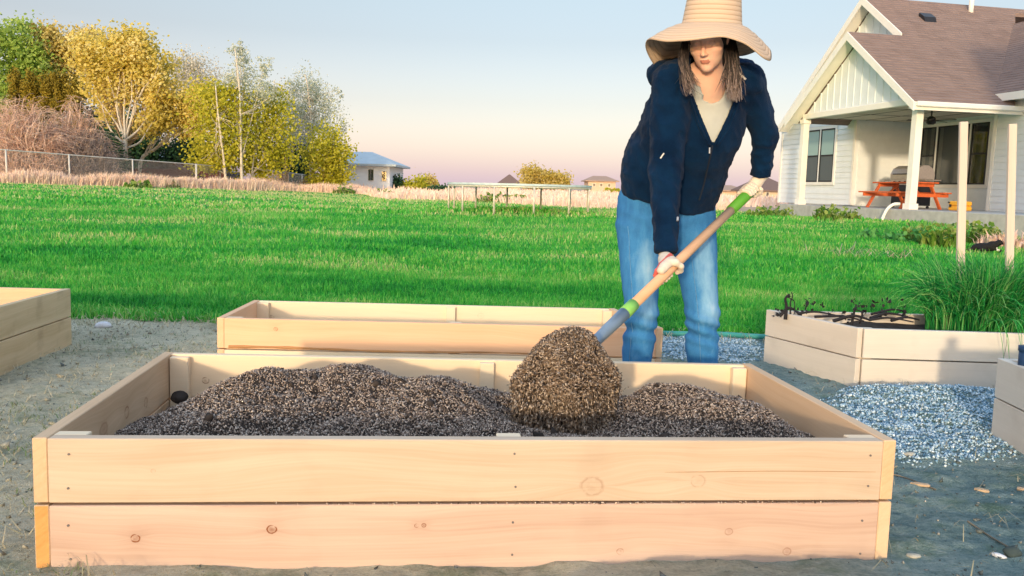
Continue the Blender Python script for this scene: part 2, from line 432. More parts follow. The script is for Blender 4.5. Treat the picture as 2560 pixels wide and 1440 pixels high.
# gravel patches and spilled mulch lie on the dirt
GRAV1 = [(1.42, 3.55), (1.75, 4.25), (1.98, 4.62), (2.35, 4.72), (2.95, 4.66), (3.0, 4.3), (2.35, 3.95), (2.28, 3.7), (2.1, 3.45), (1.7, 3.35)]
GRAV2 = [(0.95, 5.75), (1.05, 6.45), (1.9, 6.5), (1.78, 5.75), (1.5, 5.4), (1.2, 5.5)]
def poly_soft(x, y, poly, s=0.12):
    d = np.full(np.shape(x), 9.0); n = len(poly)
    for i in range(n):
        a = np.array(poly[i]); b = np.array(poly[(i + 1) % n]); ab = b - a
        t = np.clip(((x - a[0]) * ab[0] + (y - a[1]) * ab[1]) / (ab @ ab), 0, 1)
        d = np.minimum(d, np.hypot(x - a[0] - t * ab[0], y - a[1] - t * ab[1]))
    d = np.where(in_poly(x, y, poly), d, -d); return S(-s, s, d)
def dirt_z(x, y):
    r = gz(x, y) + 0.016 * fbm(x * 3.2, y * 3.2, 3, 4) + 0.016 * fbm(x * 13, y * 17, 8, 3) * (0.6 + .6 * S(-1, 2, x))
    r = r + 0.05 * poly_soft(x, y, GRAV1, 0.2) * np.exp(-((y - 4.6) / 0.25) ** 2) + 0.012 * poly_soft(x, y, GRAV1) + 0.015 * poly_soft(x, y, GRAV2)
    # soil scraped up against the front board
    r = r + 0.028 * np.exp(-((y - 2.0 - 0.09 * (x + .14)) / 0.10) ** 2) * np.clip(0.6 + 1.6 * noise2(x * 2.6 + 1.7, y * 0 + 2.2, 21), 0, 1.2)
    return r - 0.02 * S(6.9, 7.4, y)
t = NT('dirt'); p = t.pos(); px_, py_, pz_ = t.sep(p)
n1 = t.noise(p, 1.3, 6, 0.6); n2 = t.noise(t.vmul(p, (1.0, 1.5, 1.0)), 19, 6, 0.75); n3 = t.noise(p, 110, 4, 0.7)
f = t.math('ADD', t.math('MULTIPLY', n1, 0.35), t.math('ADD', t.math('MULTIPLY', n2, 0.45), t.math('MULTIPLY', n3, 0.22)))
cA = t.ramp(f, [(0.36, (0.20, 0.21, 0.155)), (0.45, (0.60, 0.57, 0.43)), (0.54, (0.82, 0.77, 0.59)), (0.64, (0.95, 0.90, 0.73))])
cB = t.ramp(f, [(0.34, (0.07, 0.14, 0.15)), (0.46, (0.235, 0.35, 0.355)), (0.54, (0.37, 0.49, 0.48)), (0.66, (0.66, 0.73, 0.69))])  # teal tone puts the bluish shade of the right-hand ground into the dirt
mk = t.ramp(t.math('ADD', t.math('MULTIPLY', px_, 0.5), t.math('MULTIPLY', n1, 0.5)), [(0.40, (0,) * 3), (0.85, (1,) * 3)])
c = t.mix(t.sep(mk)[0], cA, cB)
gr = t.sep(t.ramp(t.noise(p, 3.1, 6, 0.75), [(0.52, (0,) * 3), (0.62, (1,) * 3)]))[0]
c = t.mix(t.math('MULTIPLY', gr, 0.42), c, (0.13, 0.22, 0.10))
t.bump(t.math('ADD', t.math('MULTIPLY', n2, 1.2), n3), 1.0, 0.035)
M_DIRT = t.fin(c, 0.95, 0.1)

xs = np.concatenate([np.arange(-7, -2.6, 0.09), np.arange(-2.6, 3.2, 0.028), np.arange(3.2, 9.3, 0.12)])
ys = np.concatenate([np.arange(-4, 1.2, 0.15), np.arange(1.2, 5.0, 0.026), np.arange(5.0, 7.6, 0.05)])
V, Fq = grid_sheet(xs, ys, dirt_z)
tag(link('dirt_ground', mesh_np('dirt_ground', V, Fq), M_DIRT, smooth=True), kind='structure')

# field out to the horizon
t = NT('dry_field'); p = t.pos(); pp = t.vmul(p, (0.5, 1.0, 1.0))
f = t.math('ADD', t.math('MULTIPLY', t.noise(t.vmul(p, (0.02, 0.06, 0.05)), 1.0, 5), 0.6), t.math('MULTIPLY', t.noise(pp, 1.6, 5), 0.45))
M_FIELD = t.fin(t.ramp(f, [(0.32, (0.34, 0.235, 0.155)), (0.5, (0.50, 0.36, 0.25)), (0.68, (0.62, 0.47, 0.34))]), 0.95, 0.05)
gs = lambda a, b, n: np.sign(np.linspace(-1, 1, n)) * 0 + a + (b - a) * np.linspace(0, 1, n)
xs = np.concatenate([-np.geomspace(900, 30, 24), np.arange(-29, 29.1, 1.0), np.geomspace(30, 900, 24)])
ys = np.concatenate([np.arange(-60, 5, 5.0), np.arange(5, 60, 1.0), np.geomspace(60, 1500, 40)])
V, Fq = grid_sheet(xs, ys, lambda X, Y: gz(X, Y) - 0.07 - 0.2 * (Y < 7.4) * (np.abs(X) < 9.5) )
tag(link('dry_field', mesh_np('dry_field', V, Fq), M_FIELD, smooth=True), kind='structure')

# lawn
LAWN = [(-24, 6.55), (9.15, 6.55), (13.5, 8.5), (13.5, 13.2), (11.2, 18.0), (10.1, 20.3), (9.2, 25.6), (9.4, 29.5), (3, 30.5), (-1, 37.5), (-6, 39.5), (-9, 49.5), (-12.8, 48.5), (-17, 41), (-22, 34.5), (-26, 32), (-30, 28)]
def lawn_in(x, y, e=0.0):
    return in_poly(x + 0.5 * noise2(x * 0.9, y * 0.9, 31) * S(12, 20, y), y + (0.18 * fbm(x * 2.1, y * 2.1, 41, 3) + 0.02) * 1.0, LAWN)
t = NT('lawn_turf'); p = t.pos()
a_ = t.noise(t.vmul(p, (0.35, 0.9, 0.5)), 1.0, 5, 0.6); b_ = t.noise(p, 9, 4, 0.7); c_ = t.noise(t.vmul(p, (1, 1, 0)), 60, 3)
f = t.math('ADD', t.math('MULTIPLY', a_, 0.5), t.math('ADD', t.math('MULTIPLY', b_, 0.3), t.math('MULTIPLY', c_, 0.25)))
cg = t.ramp(f, [(0.34, (0.006, 0.17, 0.03)), (0.5, (0.03, 0.33, 0.05)), (0.66, (0.16, 0.48, 0.09)), (0.8, (0.42, 0.54, 0.20))])
t.bump(t.math('ADD', b_, c_), 0.9, 0.05)
M_TURF = t.fin(cg, 0.9, 0.1)
xs = np.concatenate([np.arange(-30, -7, 0.5), np.arange(-7, 7, 0.16), np.arange(7, 14, 0.4)]); ys = np.concatenate([np.arange(6.2, 12, 0.1), np.arange(12, 52, 0.4)])
LAWN_UP = 0.03
def lawn_z(x, y): return gz(x, y) + 0.006 + (LAWN_UP - .006) * S(6.7, 7.3, y)
V, Fq = grid_sheet(xs, ys, lambda X, Y: lawn_z(X, Y), lambda x, y: lawn_in(x, y))
tag(link('lawn', mesh_np('lawn', V, Fq), M_TURF, smooth=True), kind='structure')

def seen_u(x, y): return 1280 + F_PX * x / y
def scatter_lawn(n, y0, y1, pw=1.0, edge=0.0):
    y = y0 + (y1 - y0) * RNG.random(n) ** pw; x = (RNG.random(n) * 2 - 1) * (0.66 * y)
    k = lawn_in(x, y + edge); x, y = x[k], y[k]
    return np.stack([x, y, lawn_z(x, y) - 0.004], 1)
t = NT('grass_blades'); p = t.pos(); x_, y_, z_ = t.sep(p)
big = t.noise(t.comb(t.math('MULTIPLY', x_, .22), t.math('MULTIPLY', y_, .62), 0.0), 1.0, 4, .6); mid = t.noise(t.comb(t.math('MULTIPLY', x_, 1.3), t.math('MULTIPLY', y_, 2.6), 0.0), 1.0, 3, .6)  # broad bands: yellowed patches and lee shade put into the blade colour
far = t.math('MULTIPLY', t.math('SUBTRACT', y_, 8.0), .017, clamp=True)  # farther grass yellowed: warm low sunlight put into the colour
f = t.math('ADD', t.math('MULTIPLY', t.island(), .58), t.math('ADD', t.math('MULTIPLY', t.math('SUBTRACT', big, .5), 1.7), t.math('ADD', t.math('MULTIPLY', t.math('SUBTRACT', mid, .5), .75), t.math('ADD', far, .13))), clamp=True)
c = t.ramp(f, [(0.0, (0.008, 0.15, 0.022)), (0.3, (0.026, 0.36, 0.04)), (0.55, (0.11, 0.52, 0.065)), (0.78, (0.30, 0.58, 0.13)), (1.0, (0.66, 0.62, 0.30))])
t.fin(c, .5, .25); tr = t.n('ShaderNodeBsdfTranslucent'); t.put(tr.inputs[0], c); ms = t.n('ShaderNodeMixShader'); ms.inputs[0].default_value = .3
t.t.links.new(t.b.outputs[0], ms.inputs[1]); t.t.links.new(tr.outputs[0], ms.inputs[2]); t.t.links.new(ms.outputs[0], t.out.inputs[0]); M_GRASS = t.m
Q = []
for n, y0, y1, h, w, pw in ((165000, 6.4, 10.5, 0.066, 0.006, 1.1), (110000, 10.5, 20, 0.066, 0.012, 1.2), (60000, 20, 50, 0.075, 0.036, 1.3)):
    pos = scatter_lawn(n, y0, y1, pw); k = len(pos)
    dn = 0.5 + fbm(pos[:, 0] * 0.8, pos[:, 1] * 1.6, 77, 3); hh = h * (0.45 + 0.9 * RNG.random(k)) * (0.75 + 0.7 * np.clip(dn, 0, 1))
    Q.append(blades(pos, hh, w * (0.6 + 0.8 * RNG.random(k)), RNG.uniform(0.1, 0.9, k)))
# ragged longer fringe along the dirt
n = 16000; x = RNG.uniform(-6, 7, n); y = RNG.uniform(6.3, 6.85, n); k = lawn_in(x, y + 0.05); pos = np.stack([x, y, gz(x, y)], 1)[k]
Q.append(blades(pos, RNG.uniform(0.05, 0.13, len(pos)), np.full(len(pos), 0.008), RNG.uniform(0.2, 1.0, len(pos))))
def merge(Q):
    Vs, Fs, o = [], [], 0
    for V, Fq in Q: Vs.append(V); Fs.append(Fq + o); o += len(V)
    return np.vstack(Vs), np.vstack(Fs)
tag(link('lawn_grass', mesh_np('lawn_grass', *merge(Q)), M_GRASS), 'short green grass growing over the whole lawn', 'grass', kind='stuff')

# sparse weeds and straw on the left-hand dirt
M_WEED = leafy('dirt_weeds', [(0.10, 0.17, 0.06), (0.16, 0.24, 0.09), (0.32, 0.32, 0.18), (0.45, 0.38, 0.25)], 0.7, 0.2)
n = 26000; x = RNG.uniform(-4.5, -1.1, n); y = RNG.uniform(1.6, 6.4, n); k = (fbm(x * 1.7, y * 1.7, 55, 3) > 0.02) & (RNG.random(n) < np.where(y < 4.4, 1, 0.25)); pos = np.stack([x, y, dirt_z(x, y) - 0.002], 1)[k]
tag(link('dirt_weeds', mesh_np('dirt_weeds', *blades(pos, RNG.uniform(0.008, 0.038, len(pos)), np.full(len(pos), 0.004), RNG.uniform(0.5, 1.4, len(pos)))), M_WEED), 'thin pale green weeds on the bare dirt', 'weeds', kind='stuff')
n = 1500; x = RNG.uniform(-5, 4, n); y = RNG.uniform(6.1, 6.75, n); pos = np.stack([x, y, dirt_z(x, y)], 1)
M_STRAW = leafy('straw', [(0.45, 0.38, 0.24), (0.6, 0.52, 0.36), (0.35, 0.33, 0.2)], 0.7, 0.2)
tag(link('dead_straw', mesh_np('dead_straw', *blades(pos, RNG.uniform(0.03, 0.11, n), np.full(n, 0.006), RNG.uniform(0.8, 1.6, n), 0.6)), M_STRAW), 'dead straw lying along the lawn edge', 'straw', kind='stuff')

n = 9000; x = RNG.uniform(-4.5, -1.0, n); y = RNG.uniform(1.5, 6.7, n); V, Fq = bits(np.stack([x, y, dirt_z(x, y)], 1), RNG.gamma(1.6, 0.0036, (n, 1)) * RNG.uniform(.5, 1.2, (n, 3)), jitter=.4, tet=True)
M_CLOD = leafy('dirt_clods', [(0.20, 0.19, 0.145), (0.30, 0.285, 0.22), (0.40, 0.37, 0.29), (0.25, 0.24, 0.185)], .95, 0)
tag(link('dirt_clods', mesh_np('dirt_clods', V, Fq), M_CLOD), 'crumbly tan clods on the dirt left of the front planter', 'dirt clods', kind='stuff')
n = 5200; x = np.concatenate([RNG.uniform(-4.5, -1.0, n * 9 // 10), RNG.uniform(1.0, 3.2, n - n * 9 // 10)]); y = RNG.uniform(1.4, 6.7, n); pos = np.stack([x, y, dirt_z(x, y) + .002], 1)
tag(link('dry_stalks', mesh_np('dry_stalks', *blades(pos, RNG.uniform(.02, .07, n), np.full(n, .0035), RNG.uniform(1.4, 2.2, n), .44)), M_STRAW), 'dry stalks and straw bits lying on the bare dirt', 'straw', kind='stuff')
# gravel
M_GRAVEL = leafy('gravel', [(0.08, 0.18, 0.28), (0.20, 0.35, 0.47), (0.40, 0.56, 0.68), (0.74, 0.84, 0.90), (0.16, 0.30, 0.42)], 0.75, 0.0)
def gravel(name, poly, n, s0, s1, label, z_up=0.0):
    a = np.array(poly); x = RNG.uniform(a[:, 0].min() - .15, a[:, 0].max() + .1, n); y = RNG.uniform(a[:, 1].min() - .15, a[:, 1].max() + .1, n)
    k = RNG.random(n) < poly_soft(x, y, poly, 0.14); x, y = x[k], y[k]; n = len(x)
    sz = RNG.uniform(s0, s1, (n, 1)) * RNG.uniform(0.6, 1.1, (n, 3))
    V, Fq = bits(np.stack([x, y, dirt_z(x, y) + z_up + RNG.uniform(0, .006, n)], 1), sz, jitter=0.35)
    tag(link(name, mesh_np(name, V, Fq), M_GRAVEL), label, 'gravel', kind='stuff')
gravel('gravel_patch', GRAV1, 22000, 0.005, 0.0105, 'blue grey gravel between the weathered planter beds')
gravel('gravel_strip', GRAV2, 8000, 0.006, 0.012, 'blue grey gravel behind the woman beside the lawn edge')
n = 9000; x = np.concatenate([RNG.uniform(-3.5, 1.2, n // 3), RNG.uniform(1.1, 3.2, n - n // 3)]); y = RNG.uniform(1.5, 6.3, n)
V, Fq = bits(np.stack([x, y, dirt_z(x, y)], 1), RNG.gamma(1.6, 0.0026, (n, 1)) * RNG.uniform(0.5, 1.2, (n, 3)), tet=True)
M_PEB = leafy('pebbles', [(0.16, 0.18, 0.17), (0.28, 0.28, 0.25), (0.07, 0.09, 0.09), (0.12, 0.14, 0.13), (0.46, 0.44, 0.39)], 0.85, 0.0)
tag(link('dirt_pebbles', mesh_np('dirt_pebbles', V, Fq), M_PEB), 'small clods and pebbles over the bare dirt', 'pebbles', kind='stuff')

def rock(name, label, x, y, r, col, seed, flat=0.6, cat='stone', up=0.3, elong=1.3, rz=0.0):
    bm = bmesh.new(); bmesh.ops.create_icosphere(bm, subdivisions=3, radius=1)
    for v in bm.verts:
        c = np.array(v.co)[None]; d = 1 + 0.25 * float(noise3(c + seed, 1.6)[0]) + 0.08 * float(noise3(c + seed, 4)[0])
        v.co = (v.co.x * r * elong * d, v.co.y * r * d, v.co.z * r * flat * d)
    me = bpy.data.meshes.new(name); bm.to_mesh(me); bm.free()
    o = link(name, me, col, None, (x, y, float(dirt_z(x, y)) + r * up), (0, 0, rz), True); return tag(o, label, cat)
M_WSTONE = plain('pale_stone', (0.62, 0.62, 0.66), 0.8, 0.1, 30, bump=0.3)
M_GSTONE = plain('tan_stone', (0.42, 0.40, 0.34), 0.85, 0.2, 30, bump=0.4)
M_BARK = plain('bark_chip', (0.50, 0.36, 0.24), 0.85, 0.25, 40, bump=0.5)
q = P(250, 812, 6.1); rock('white_stone', 'smooth white stone on the dirt near the lawn edge', q[0], 6.15, 0.05, M_WSTONE, 2, 0.62, elong=1.25)
rock('pebble_stone', 'pale round stone half buried at the foot of the front planter', 0.225, 1.985, 0.02, M_GSTONE, 5, 0.75, elong=1.2)
for i, (u, v, lab, mt, r, el, rz) in enumerate([(2275, 1127, 'beige oblong stone beside the right end of the front planter', M_GSTONE, 0.016, 1.8, 0.2), (2285, 1385, 'pale stone near the bottom right corner of the front planter', M_GSTONE, 0.014, 1.6, 0),
        (2495, 1395, 'light leaf shaped stone on the dark dirt in the right corner', M_WSTONE, 0.012, 1.9, -0.8), (2530, 1390, 'dark round clod beside the leaf shaped stone', plain('dark_clod', (0.05, 0.07, 0.07), 0.95), 0.026, 1.2, 0.3)]):
    d = FW + RT * (u - 1280) / F_PX - UP * (v - 720) / F_PX; tt = -(CAM_H + 0.05) / d[2]; q = CAM + d * tt
    rock('stone', lab, q[0], q[1], r, mt, 9 + i, 0.6, elong=el, rz=rz)
for u, v, lab, L, rz in [(2455, 1215, 'pale tan bark chip lying on the right-hand dirt', 0.05, -0.5), (2552, 1208, 'white wood chip at the far right on the dirt', 0.035, 0.1), (2300, 1205, 'long weathered wood splinter beside the front planter', 0.07, -0.25)]:
    d = FW + RT * (u - 1280) / F_PX - UP * (v - 720) / F_PX; tt = -(CAM_H + 0.05) / d[2]; q = CAM + d * tt
    b = MB(); b.prism([(-L / 2, -.004), (-L * .3, -.010), (L * .3, -.008), (L / 2, -.003), (L * .42, .008), (-L * .2, .009)], 2, 0, 0.008)
    tag(b.done('wood_chip', M_BARK, None, (q[0], q[1], float(dirt_z(q[0], q[1])) + .002), (0.1, 0.05, rz)), lab, 'wood chip')
# long fallen sticks
for pts, lab in [([(2120, 1170), (2180, 1185), (2250, 1215)], 'thin dark stick lying on the dirt beside the planter'), ([(2330, 1300), (2380, 1330), (2430, 1365)], 'thin grey twig on the dirt in the right corner')]:
    w = []
    for u, v in pts:
        d = FW + RT * (u + 90 - 1280) / F_PX - UP * (v - 720) / F_PX; tt = -(CAM_H + 0.05) / d[2]; q = CAM + d * tt; w.append((q[0], q[1], float(dirt_z(q[0], q[1])) + .004))
    w = np.array(w); o0 = w[0].copy()
    tag(MB().tube(curve(w - o0, 8), 0.003, 5).done('twig', plain('twig', (0.2, 0.17, 0.13), 0.9), None, o0), lab, 'twig')

# ================================================================== PLANTER BEDS
NEW_L, NEW_D = (0.74, 0.55, 0.38), (0.59, 0.38, 0.23)
W_GEN = wood('new_wood', NEW_L, NEW_D, rand_knots=0.85, contrast=0.5)
W_TOPF = wood('front_top_wood', (0.62, 0.485, 0.375), (0.49, 0.345, 0.24), [(0.31, -0.045, 0.03, 0.35), (0.62, -0.03, 0.02, 0.28), (-0.9, 0.0, 0.006, 0.4)], contrast=1.0, stain=0.08)
W_BOTF = wood('front_lower_wood', (0.61, 0.45, 0.37), (0.47, 0.315, 0.245), [(-0.95, 0.005, 0.0115, 1.5), (-0.585, 0.028, 0.013, 1.5), (-0.186, 0.036, 0.006, 1.3), (-0.166, 0.037, 0.006, 1.3), (0.40, -0.045, 0.010, 0.7), (0.72, 0.012, 0.011, 0.55), (0.90, -0.05, 0.012, 0.6)], contrast=1.1, stain=0.08)
W_BACK = wood('pale_inner_wood', (0.84, 0.70, 0.53), (0.73, 0.56, 0.38), [(-1.07, -0.02, 0.014, 0.95), (0.3, 0.02, 0.02, 0.2)], contrast=0.4)
W_SIDE = wood('rough_side_wood', (0.70, 0.49, 0.32), (0.50, 0.32, 0.19), [(0.02, -0.01, 0.022, 0.8), (0.24, -0.03, 0.02, 0.7), (-0.2, -0.05, 0.03, 0.55)], rand_knots=0.5, contrast=0.9)
W_END = wood('orange_end_grain', (0.70, 0.36, 0.13), (0.50, 0.22, 0.06), contrast=0.8, freq=200)
W_ENDL = wood('pale_end_grain', (0.70, 0.49, 0.32), (0.54, 0.34, 0.19), contrast=0.7, freq=200)
W_RED = wood('reddish_wood', (0.84, 0.56, 0.37), (0.70, 0.38, 0.22), [(-0.93, 0.03, 0.011, 1.0), (0.9, 0.02, 0.01, 0.7)], contrast=0.6)
W_WANE = wood('bark_edge', (0.58, 0.30, 0.13), (0.28, 0.13, 0.06), contrast=1.2)
W_LEFT = wood('yellow_rough_wood', (0.66, 0.52, 0.34), (0.46, 0.34, 0.19), rand_knots=0.7, contrast=0.9, stain=0.25)
W_GREY = wood('weathered_wood', (0.74, 0.68, 0.61), (0.60, 0.535, 0.47), rand_knots=0.55, gray=0.25, contrast=0.6, stain=0.12)
M_SCREW = plain('screw_steel', (0.16, 0.14, 0.14), 0.6, 0.2)
TILT = np.array([-0.005, -0.02])
def zpl(x, y): return -0.005 * x - 0.02 * y
BM = {}
def board(parent, org, a, b, z0, z1, t, mat, name='board', inward=None, end_caps=None):
    """plank standing on edge from a to b (outer line), thickness towards 'inward'"""
    a = np.array([*a, zpl(*a)]); b = np.array([*b, zpl(*b)])
    d = b - a; L = np.linalg.norm(d); x = d / L; z = np.array([0.005, 0.02, 1.0]); z /= np.linalg.norm(z); y = np.cross(z, x); y /= np.linalg.norm(y); z = np.cross(x, y)
    c = (a + b) / 2 + z * (z0 + z1) / 2
    if inward is not None:
        sgn = np.sign(y @ (np.array([*inward, 0]) - c)); c = c + y * sgn * t / 2
    o = MB().box((-L / 2, -t / 2, -(z1 - z0) / 2), (L / 2, t / 2, (z1 - z0) / 2), 0.0025).done(name, mat)
    M = Matrix(((x[0], y[0], z[0], c[0] - org[0]), (x[1], y[1], z[1], c[1] - org[1]), (x[2], y[2], z[2], c[2] - org[2]), (0, 0, 0, 1)))
    o.parent = parent; o.matrix_local = M; BM[o.name] = M
    return o
def planter(name, label, c4, H, mats, inner_t=0.038, rows=2, group='wooden planter beds', posts=True, gap=0.007):
    """c4: FL, FR, BR, BL outer corners; the side boards run full length"""
    c4 = [np.array(p, float) for p in c4]; cen = sum(c4) / 4
    org = np.array([cen[0], cen[1], zpl(*cen)]); root = thing(name, label, 'planter bed', org, 0, group)
    FL, FR, BR, BL = c4; tk = inner_t; out = {}
    def ins(p, q, d): v = (q - p) / np.linalg.norm(q - p); return p + v * d
    edges = np.linspace(-0.02, H, rows + 1) if rows != 2 else np.array([-0.02, H * 0.485, H])
    for r in range(rows):
        z0, z1 = edges[r] + (gap if r else 0), edges[r + 1]
        out['l', r] = board(root, org, FL, BL, z0, z1, tk, mats.get(('l', r), mats['l']), inward=cen)
        out['r', r] = board(root, org, FR, BR, z0 + .001, z1 + .001, tk, mats.get(('r', r), mats['r']), inward=cen)
        out['f', r] = board(root, org, ins(FL, FR, tk + .001), ins(FR, FL, tk + .001), z0 - .0005, z1 - 0.0015, tk, mats.get(('f', r), mats['f']), inward=cen)
        out['b', r] = board(root, org, ins(BL, BR, tk + .001), ins(BR, BL, tk + .001), z0 - .0005, z1 - 0.0015, tk, mats.get(('b', r), mats['b']), inward=cen)
    if posts:
        def bil(s, q): return (FL * (1 - s) + FR * s) * (1 - q) + (BL * (1 - s) + BR * s) * q
        W = np.linalg.norm(FR - FL); D = np.linalg.norm(BL - FL)
        for s_, q_, wx, wy in [(0, 0, .088, .038), (1, 0, .088, .038), (1, 1, .06, .038), (0, 1, .075, .038), (.5, 0, .07, .038), (.5, 1, .06, .03)]:
            a_ = (tk + .0015 + wx / 2) / W; b_ = (tk + .0015 + wy / 2) / D
            s2 = a_ if s_ == 0 else 1 - a_ if s_ == 1 else .53 if q_ == 0 else .54; q2 = b_ if q_ == 0 else 1 - b_
            p = bil(s2, q2); top = H - 0.008 + (0.006 if q_ == 0 else -0.001)
            v = (FR - FL) / W
            o = board(root, org, p - v * wx / 2, p + v * wx / 2, 0, top, wy, mats.get('post', W_GEN), 'cleat')
    return root, org, out, c4
# front bed, being filled
B1 = [(-1.275, 2.115), (1.14, 2.335), (1.045, 3.50), (-1.455, 3.375)]
bed1, org1, bd1, _ = planter('raised_bed', 'new pale wooden planter bed in front, full of dark soil and chips', B1, 0.362,
    {'f': W_TOPF, ('f', 0): W_BOTF, 'b': W_BACK, 'l': W_SIDE, 'r': W_GEN, 'post': W_BACK})
def end_grain(o, mat):
    o.data.materials.append(mat)
    for pl in o.data.polygons:
        if abs(pl.normal.x) > .9: pl.material_index = 1
end_grain(bd1['l', 0], W_END); end_grain(bd1['l', 1], W_ENDL); end_grain(bd1['r', 1], W_ENDL)
def screws(board_o, xs, zs, parent):
    M = BM[board_o.name]
    for x in xs:
        for z in zs:
            b = MB(); b.bm.clear(); bmesh.ops.create_circle(b.bm, cap_ends=True, radius=0.0034, segments=8); r = bmesh.ops.extrude_face_region(b.bm, geom=list(b.bm.faces))
            bmesh.ops.translate(b.bm, verts=[v for v in r['geom'] if isinstance(v, bmesh.types.BMVert)], vec=(0, 0, 0.002))
            o = b.done('screw', M_SCREW); o.parent = parent
            o.matrix_local = M @ Matrix.Translation((x + random.uniform(-.006, .006), -0.0193, z + random.uniform(-.004, .004))) @ Matrix.Rotation(math.pi / 2, 4, 'X')
screws(bd1['f', 1], (-1.12, 0.09, 1.14), (-0.045, 0.05), bed1); screws(bd1['f', 0], (-1.12, 0.085, 1.12), (-0.055, 0.045), bed1)
for yo in (0.018,):
    M = BM[bd1['f', 1].name]
    # drying split along the top front board
    pts = [(x, -0.0194, -0.002 + 0.0015 * math.sin(x * 9)) for x in np.linspace(0.52, 1.155, 10)]
    o = MB().tube(pts, [0.0003] + [0.0007] * 8 + [0.0004], 5).done('split', plain('split_brown', (0.34, 0.18, 0.08), 0.9)); o.parent = bed1; o.matrix_local = M
# second bed, empty
B2 = [(-1.64, 4.50), (0.865, 4.605), (0.69, 5.46), (-1.70, 5.34)]
bed2, org2, bd2, _ = planter('raised_bed', 'empty reddish wooden planter bed behind the soil filled one', B2, 0.345,
    {'f': W_RED, ('f', 0): W_BACK, 'b': W_BACK, 'l': W_SIDE, 'r': W_GEN, ('l', 1): W_RED, 'post': W_BACK})
fm = BM[bd2['f', 1].name]; hb = 0.345 * 0.515 / 2
pts = np.array([(x, -0.0165, -hb + 0.013 - 0.006 * (x + 1.2) / 2.4 + 0.004 * math.sin(x * 5)) for x in np.linspace(-1.19, 1.15, 30)])
o = MB().tube(pts, np.linspace(0.009, 0.0025, 30) * (1 + 0.25 * np.sin(np.arange(30) * 1.9)), 7).done('bark_edge', W_WANE); o.parent = bed2; o.matrix_local = fm
# left bed, right bed, far right bed
BL_ = [(-4.6, 3.75), (-2.74, 3.85), (-2.95, 5.42), (-4.75, 5.35)]
bed3, *_ = planter('raised_bed', 'empty rough yellow wood planter bed at the left edge of the picture', BL_, 0.375, {'f': W_LEFT, 'b': W_RED, 'l': W_LEFT, 'r': W_LEFT}, posts=False)
BR_ = [(2.04, 4.76), (4.6, 4.72), (4.55, 5.62), (1.745, 5.56)]
bed4, org4, bd4, _ = planter('raised_bed', 'pale weathered planter bed holding chives and withered black plants', BR_, 0.355, {'f': W_GREY, 'b': W_GREY, 'l': W_GREY, 'r': W_GREY, 'post': W_GREY}, gap=0.007)
BF_ = [(2.16, 2.7), (4.1, 2.8), (4.15, 3.86), (2.285, 3.78)]
bed5, org5, bd5, _ = planter('raised_bed', 'weathered planter bed corner at the right edge with a blue tube', BF_, 0.37, {'f': W_GREY, 'b': W_GREY, 'l': W_GREY, 'r': W_GREY}, posts=False, gap=0.007)
M_SOIL = plain('dark_soil', (0.045, 0.036, 0.032), 0.95, 0.5, 14, 0.1, bump=0.9, bscale=90)
def soil_fill(c4, ztop, name, label):
    c4 = [np.array(p) for p in c4]; cen = sum(c4) / 4
    s = np.linspace(0, 1, 40); Sg, Qg = np.meshgrid(s, s, indexing='ij'); c5 = [cen + (p - cen) * 0.965 for p in c4]
    XY = (c5[0] * (1 - Sg[..., None]) + c5[1] * Sg[..., None]) * (1 - Qg[..., None]) + (c5[3] * (1 - Sg[..., None]) + c5[2] * Sg[..., None]) * Qg[..., None]
    Z = zpl(XY[..., 0], XY[..., 1]) + ztop + 0.03 * fbm(XY[..., 0] * 5, XY[..., 1] * 5, 66, 4)
    V = np.dstack([XY, Z]).reshape(-1, 3); a = (np.arange(39)[:, None] * 40 + np.arange(39)[None]).ravel()
    o = link(name, mesh_np(name, V, np.stack([a, a + 40, a + 41, a + 1], 1)), M_SOIL, smooth=True); return tag(o, label, 'soil', kind='stuff')
soil_fill(BR_, 0.29, 'planter_soil', 'dark soil filling the weathered planter under the chives'); soil_fill(BF_, 0.325, 'planter_soil', 'soil in the corner planter at the right edge')

# ------------------------------------------------------------------ soil and chips in the front bed
def mulch_z(x, y):
    z = 0.207 + 0.045 * (1 - S(2.3, 3.3, y)) * 0.3
    z = z - 0.075 * (1 - S(-1.36, -1.10, x - 0.05 * (y - 2.7))) * (0.1 + 0.9 * S(2.6, 3.25, y))
    z = z - 0.012 * S(0.90, 1.10, x + 0.10 * (3.3 - y))
    for mx_, my_, sx, sy, a in [(-0.92, 2.96, .25, .29, .15), (-0.60, 3.05, .20, .25, .145), (-0.25, 2.95, .23, .28, .145), (-0.02, 3.12, .14, .15, .05), (0.62, 2.98, .27, .30, .145), (0.86, 2.8, .22, .26, .06), (-0.45, 2.6, .5, .2, .05), (0.35, 2.45, .5, .2, .03), (-0.9, 2.55, .2, .2, .03)]:
        z = z + a * np.exp(-((x - mx_) / sx) ** 2 - ((y - my_) / sy) ** 2)
    z = z - 0.015 * np.exp(-((x - 0.17) / .16) ** 2 - ((y - 2.95) / .22) ** 2)
    return z + zpl(x, y) + 0.03 * fbm(x * 5.5, y * 5.5, 14, 3) + 0.012 * fbm(x * 19, y * 19, 15, 3)
n = 150; s = np.linspace(0, 1, n); Sg, Qg = np.meshgrid(s, s, indexing='ij'); c4 = [np.array(p) for p in B1]
def shrink(c4, d):
    FL, FR, BR, BL = c4; u_ = (FR - FL) / np.linalg.norm(FR - FL); v_ = (BL - FL) / np.linalg.norm(BL - FL)
    return [FL + u_ * d + v_ * d, FR - u_ * d + v_ * d, BR - u_ * d - v_ * d, BL + u_ * d - v_ * d]
c5 = shrink(c4, 0.036)
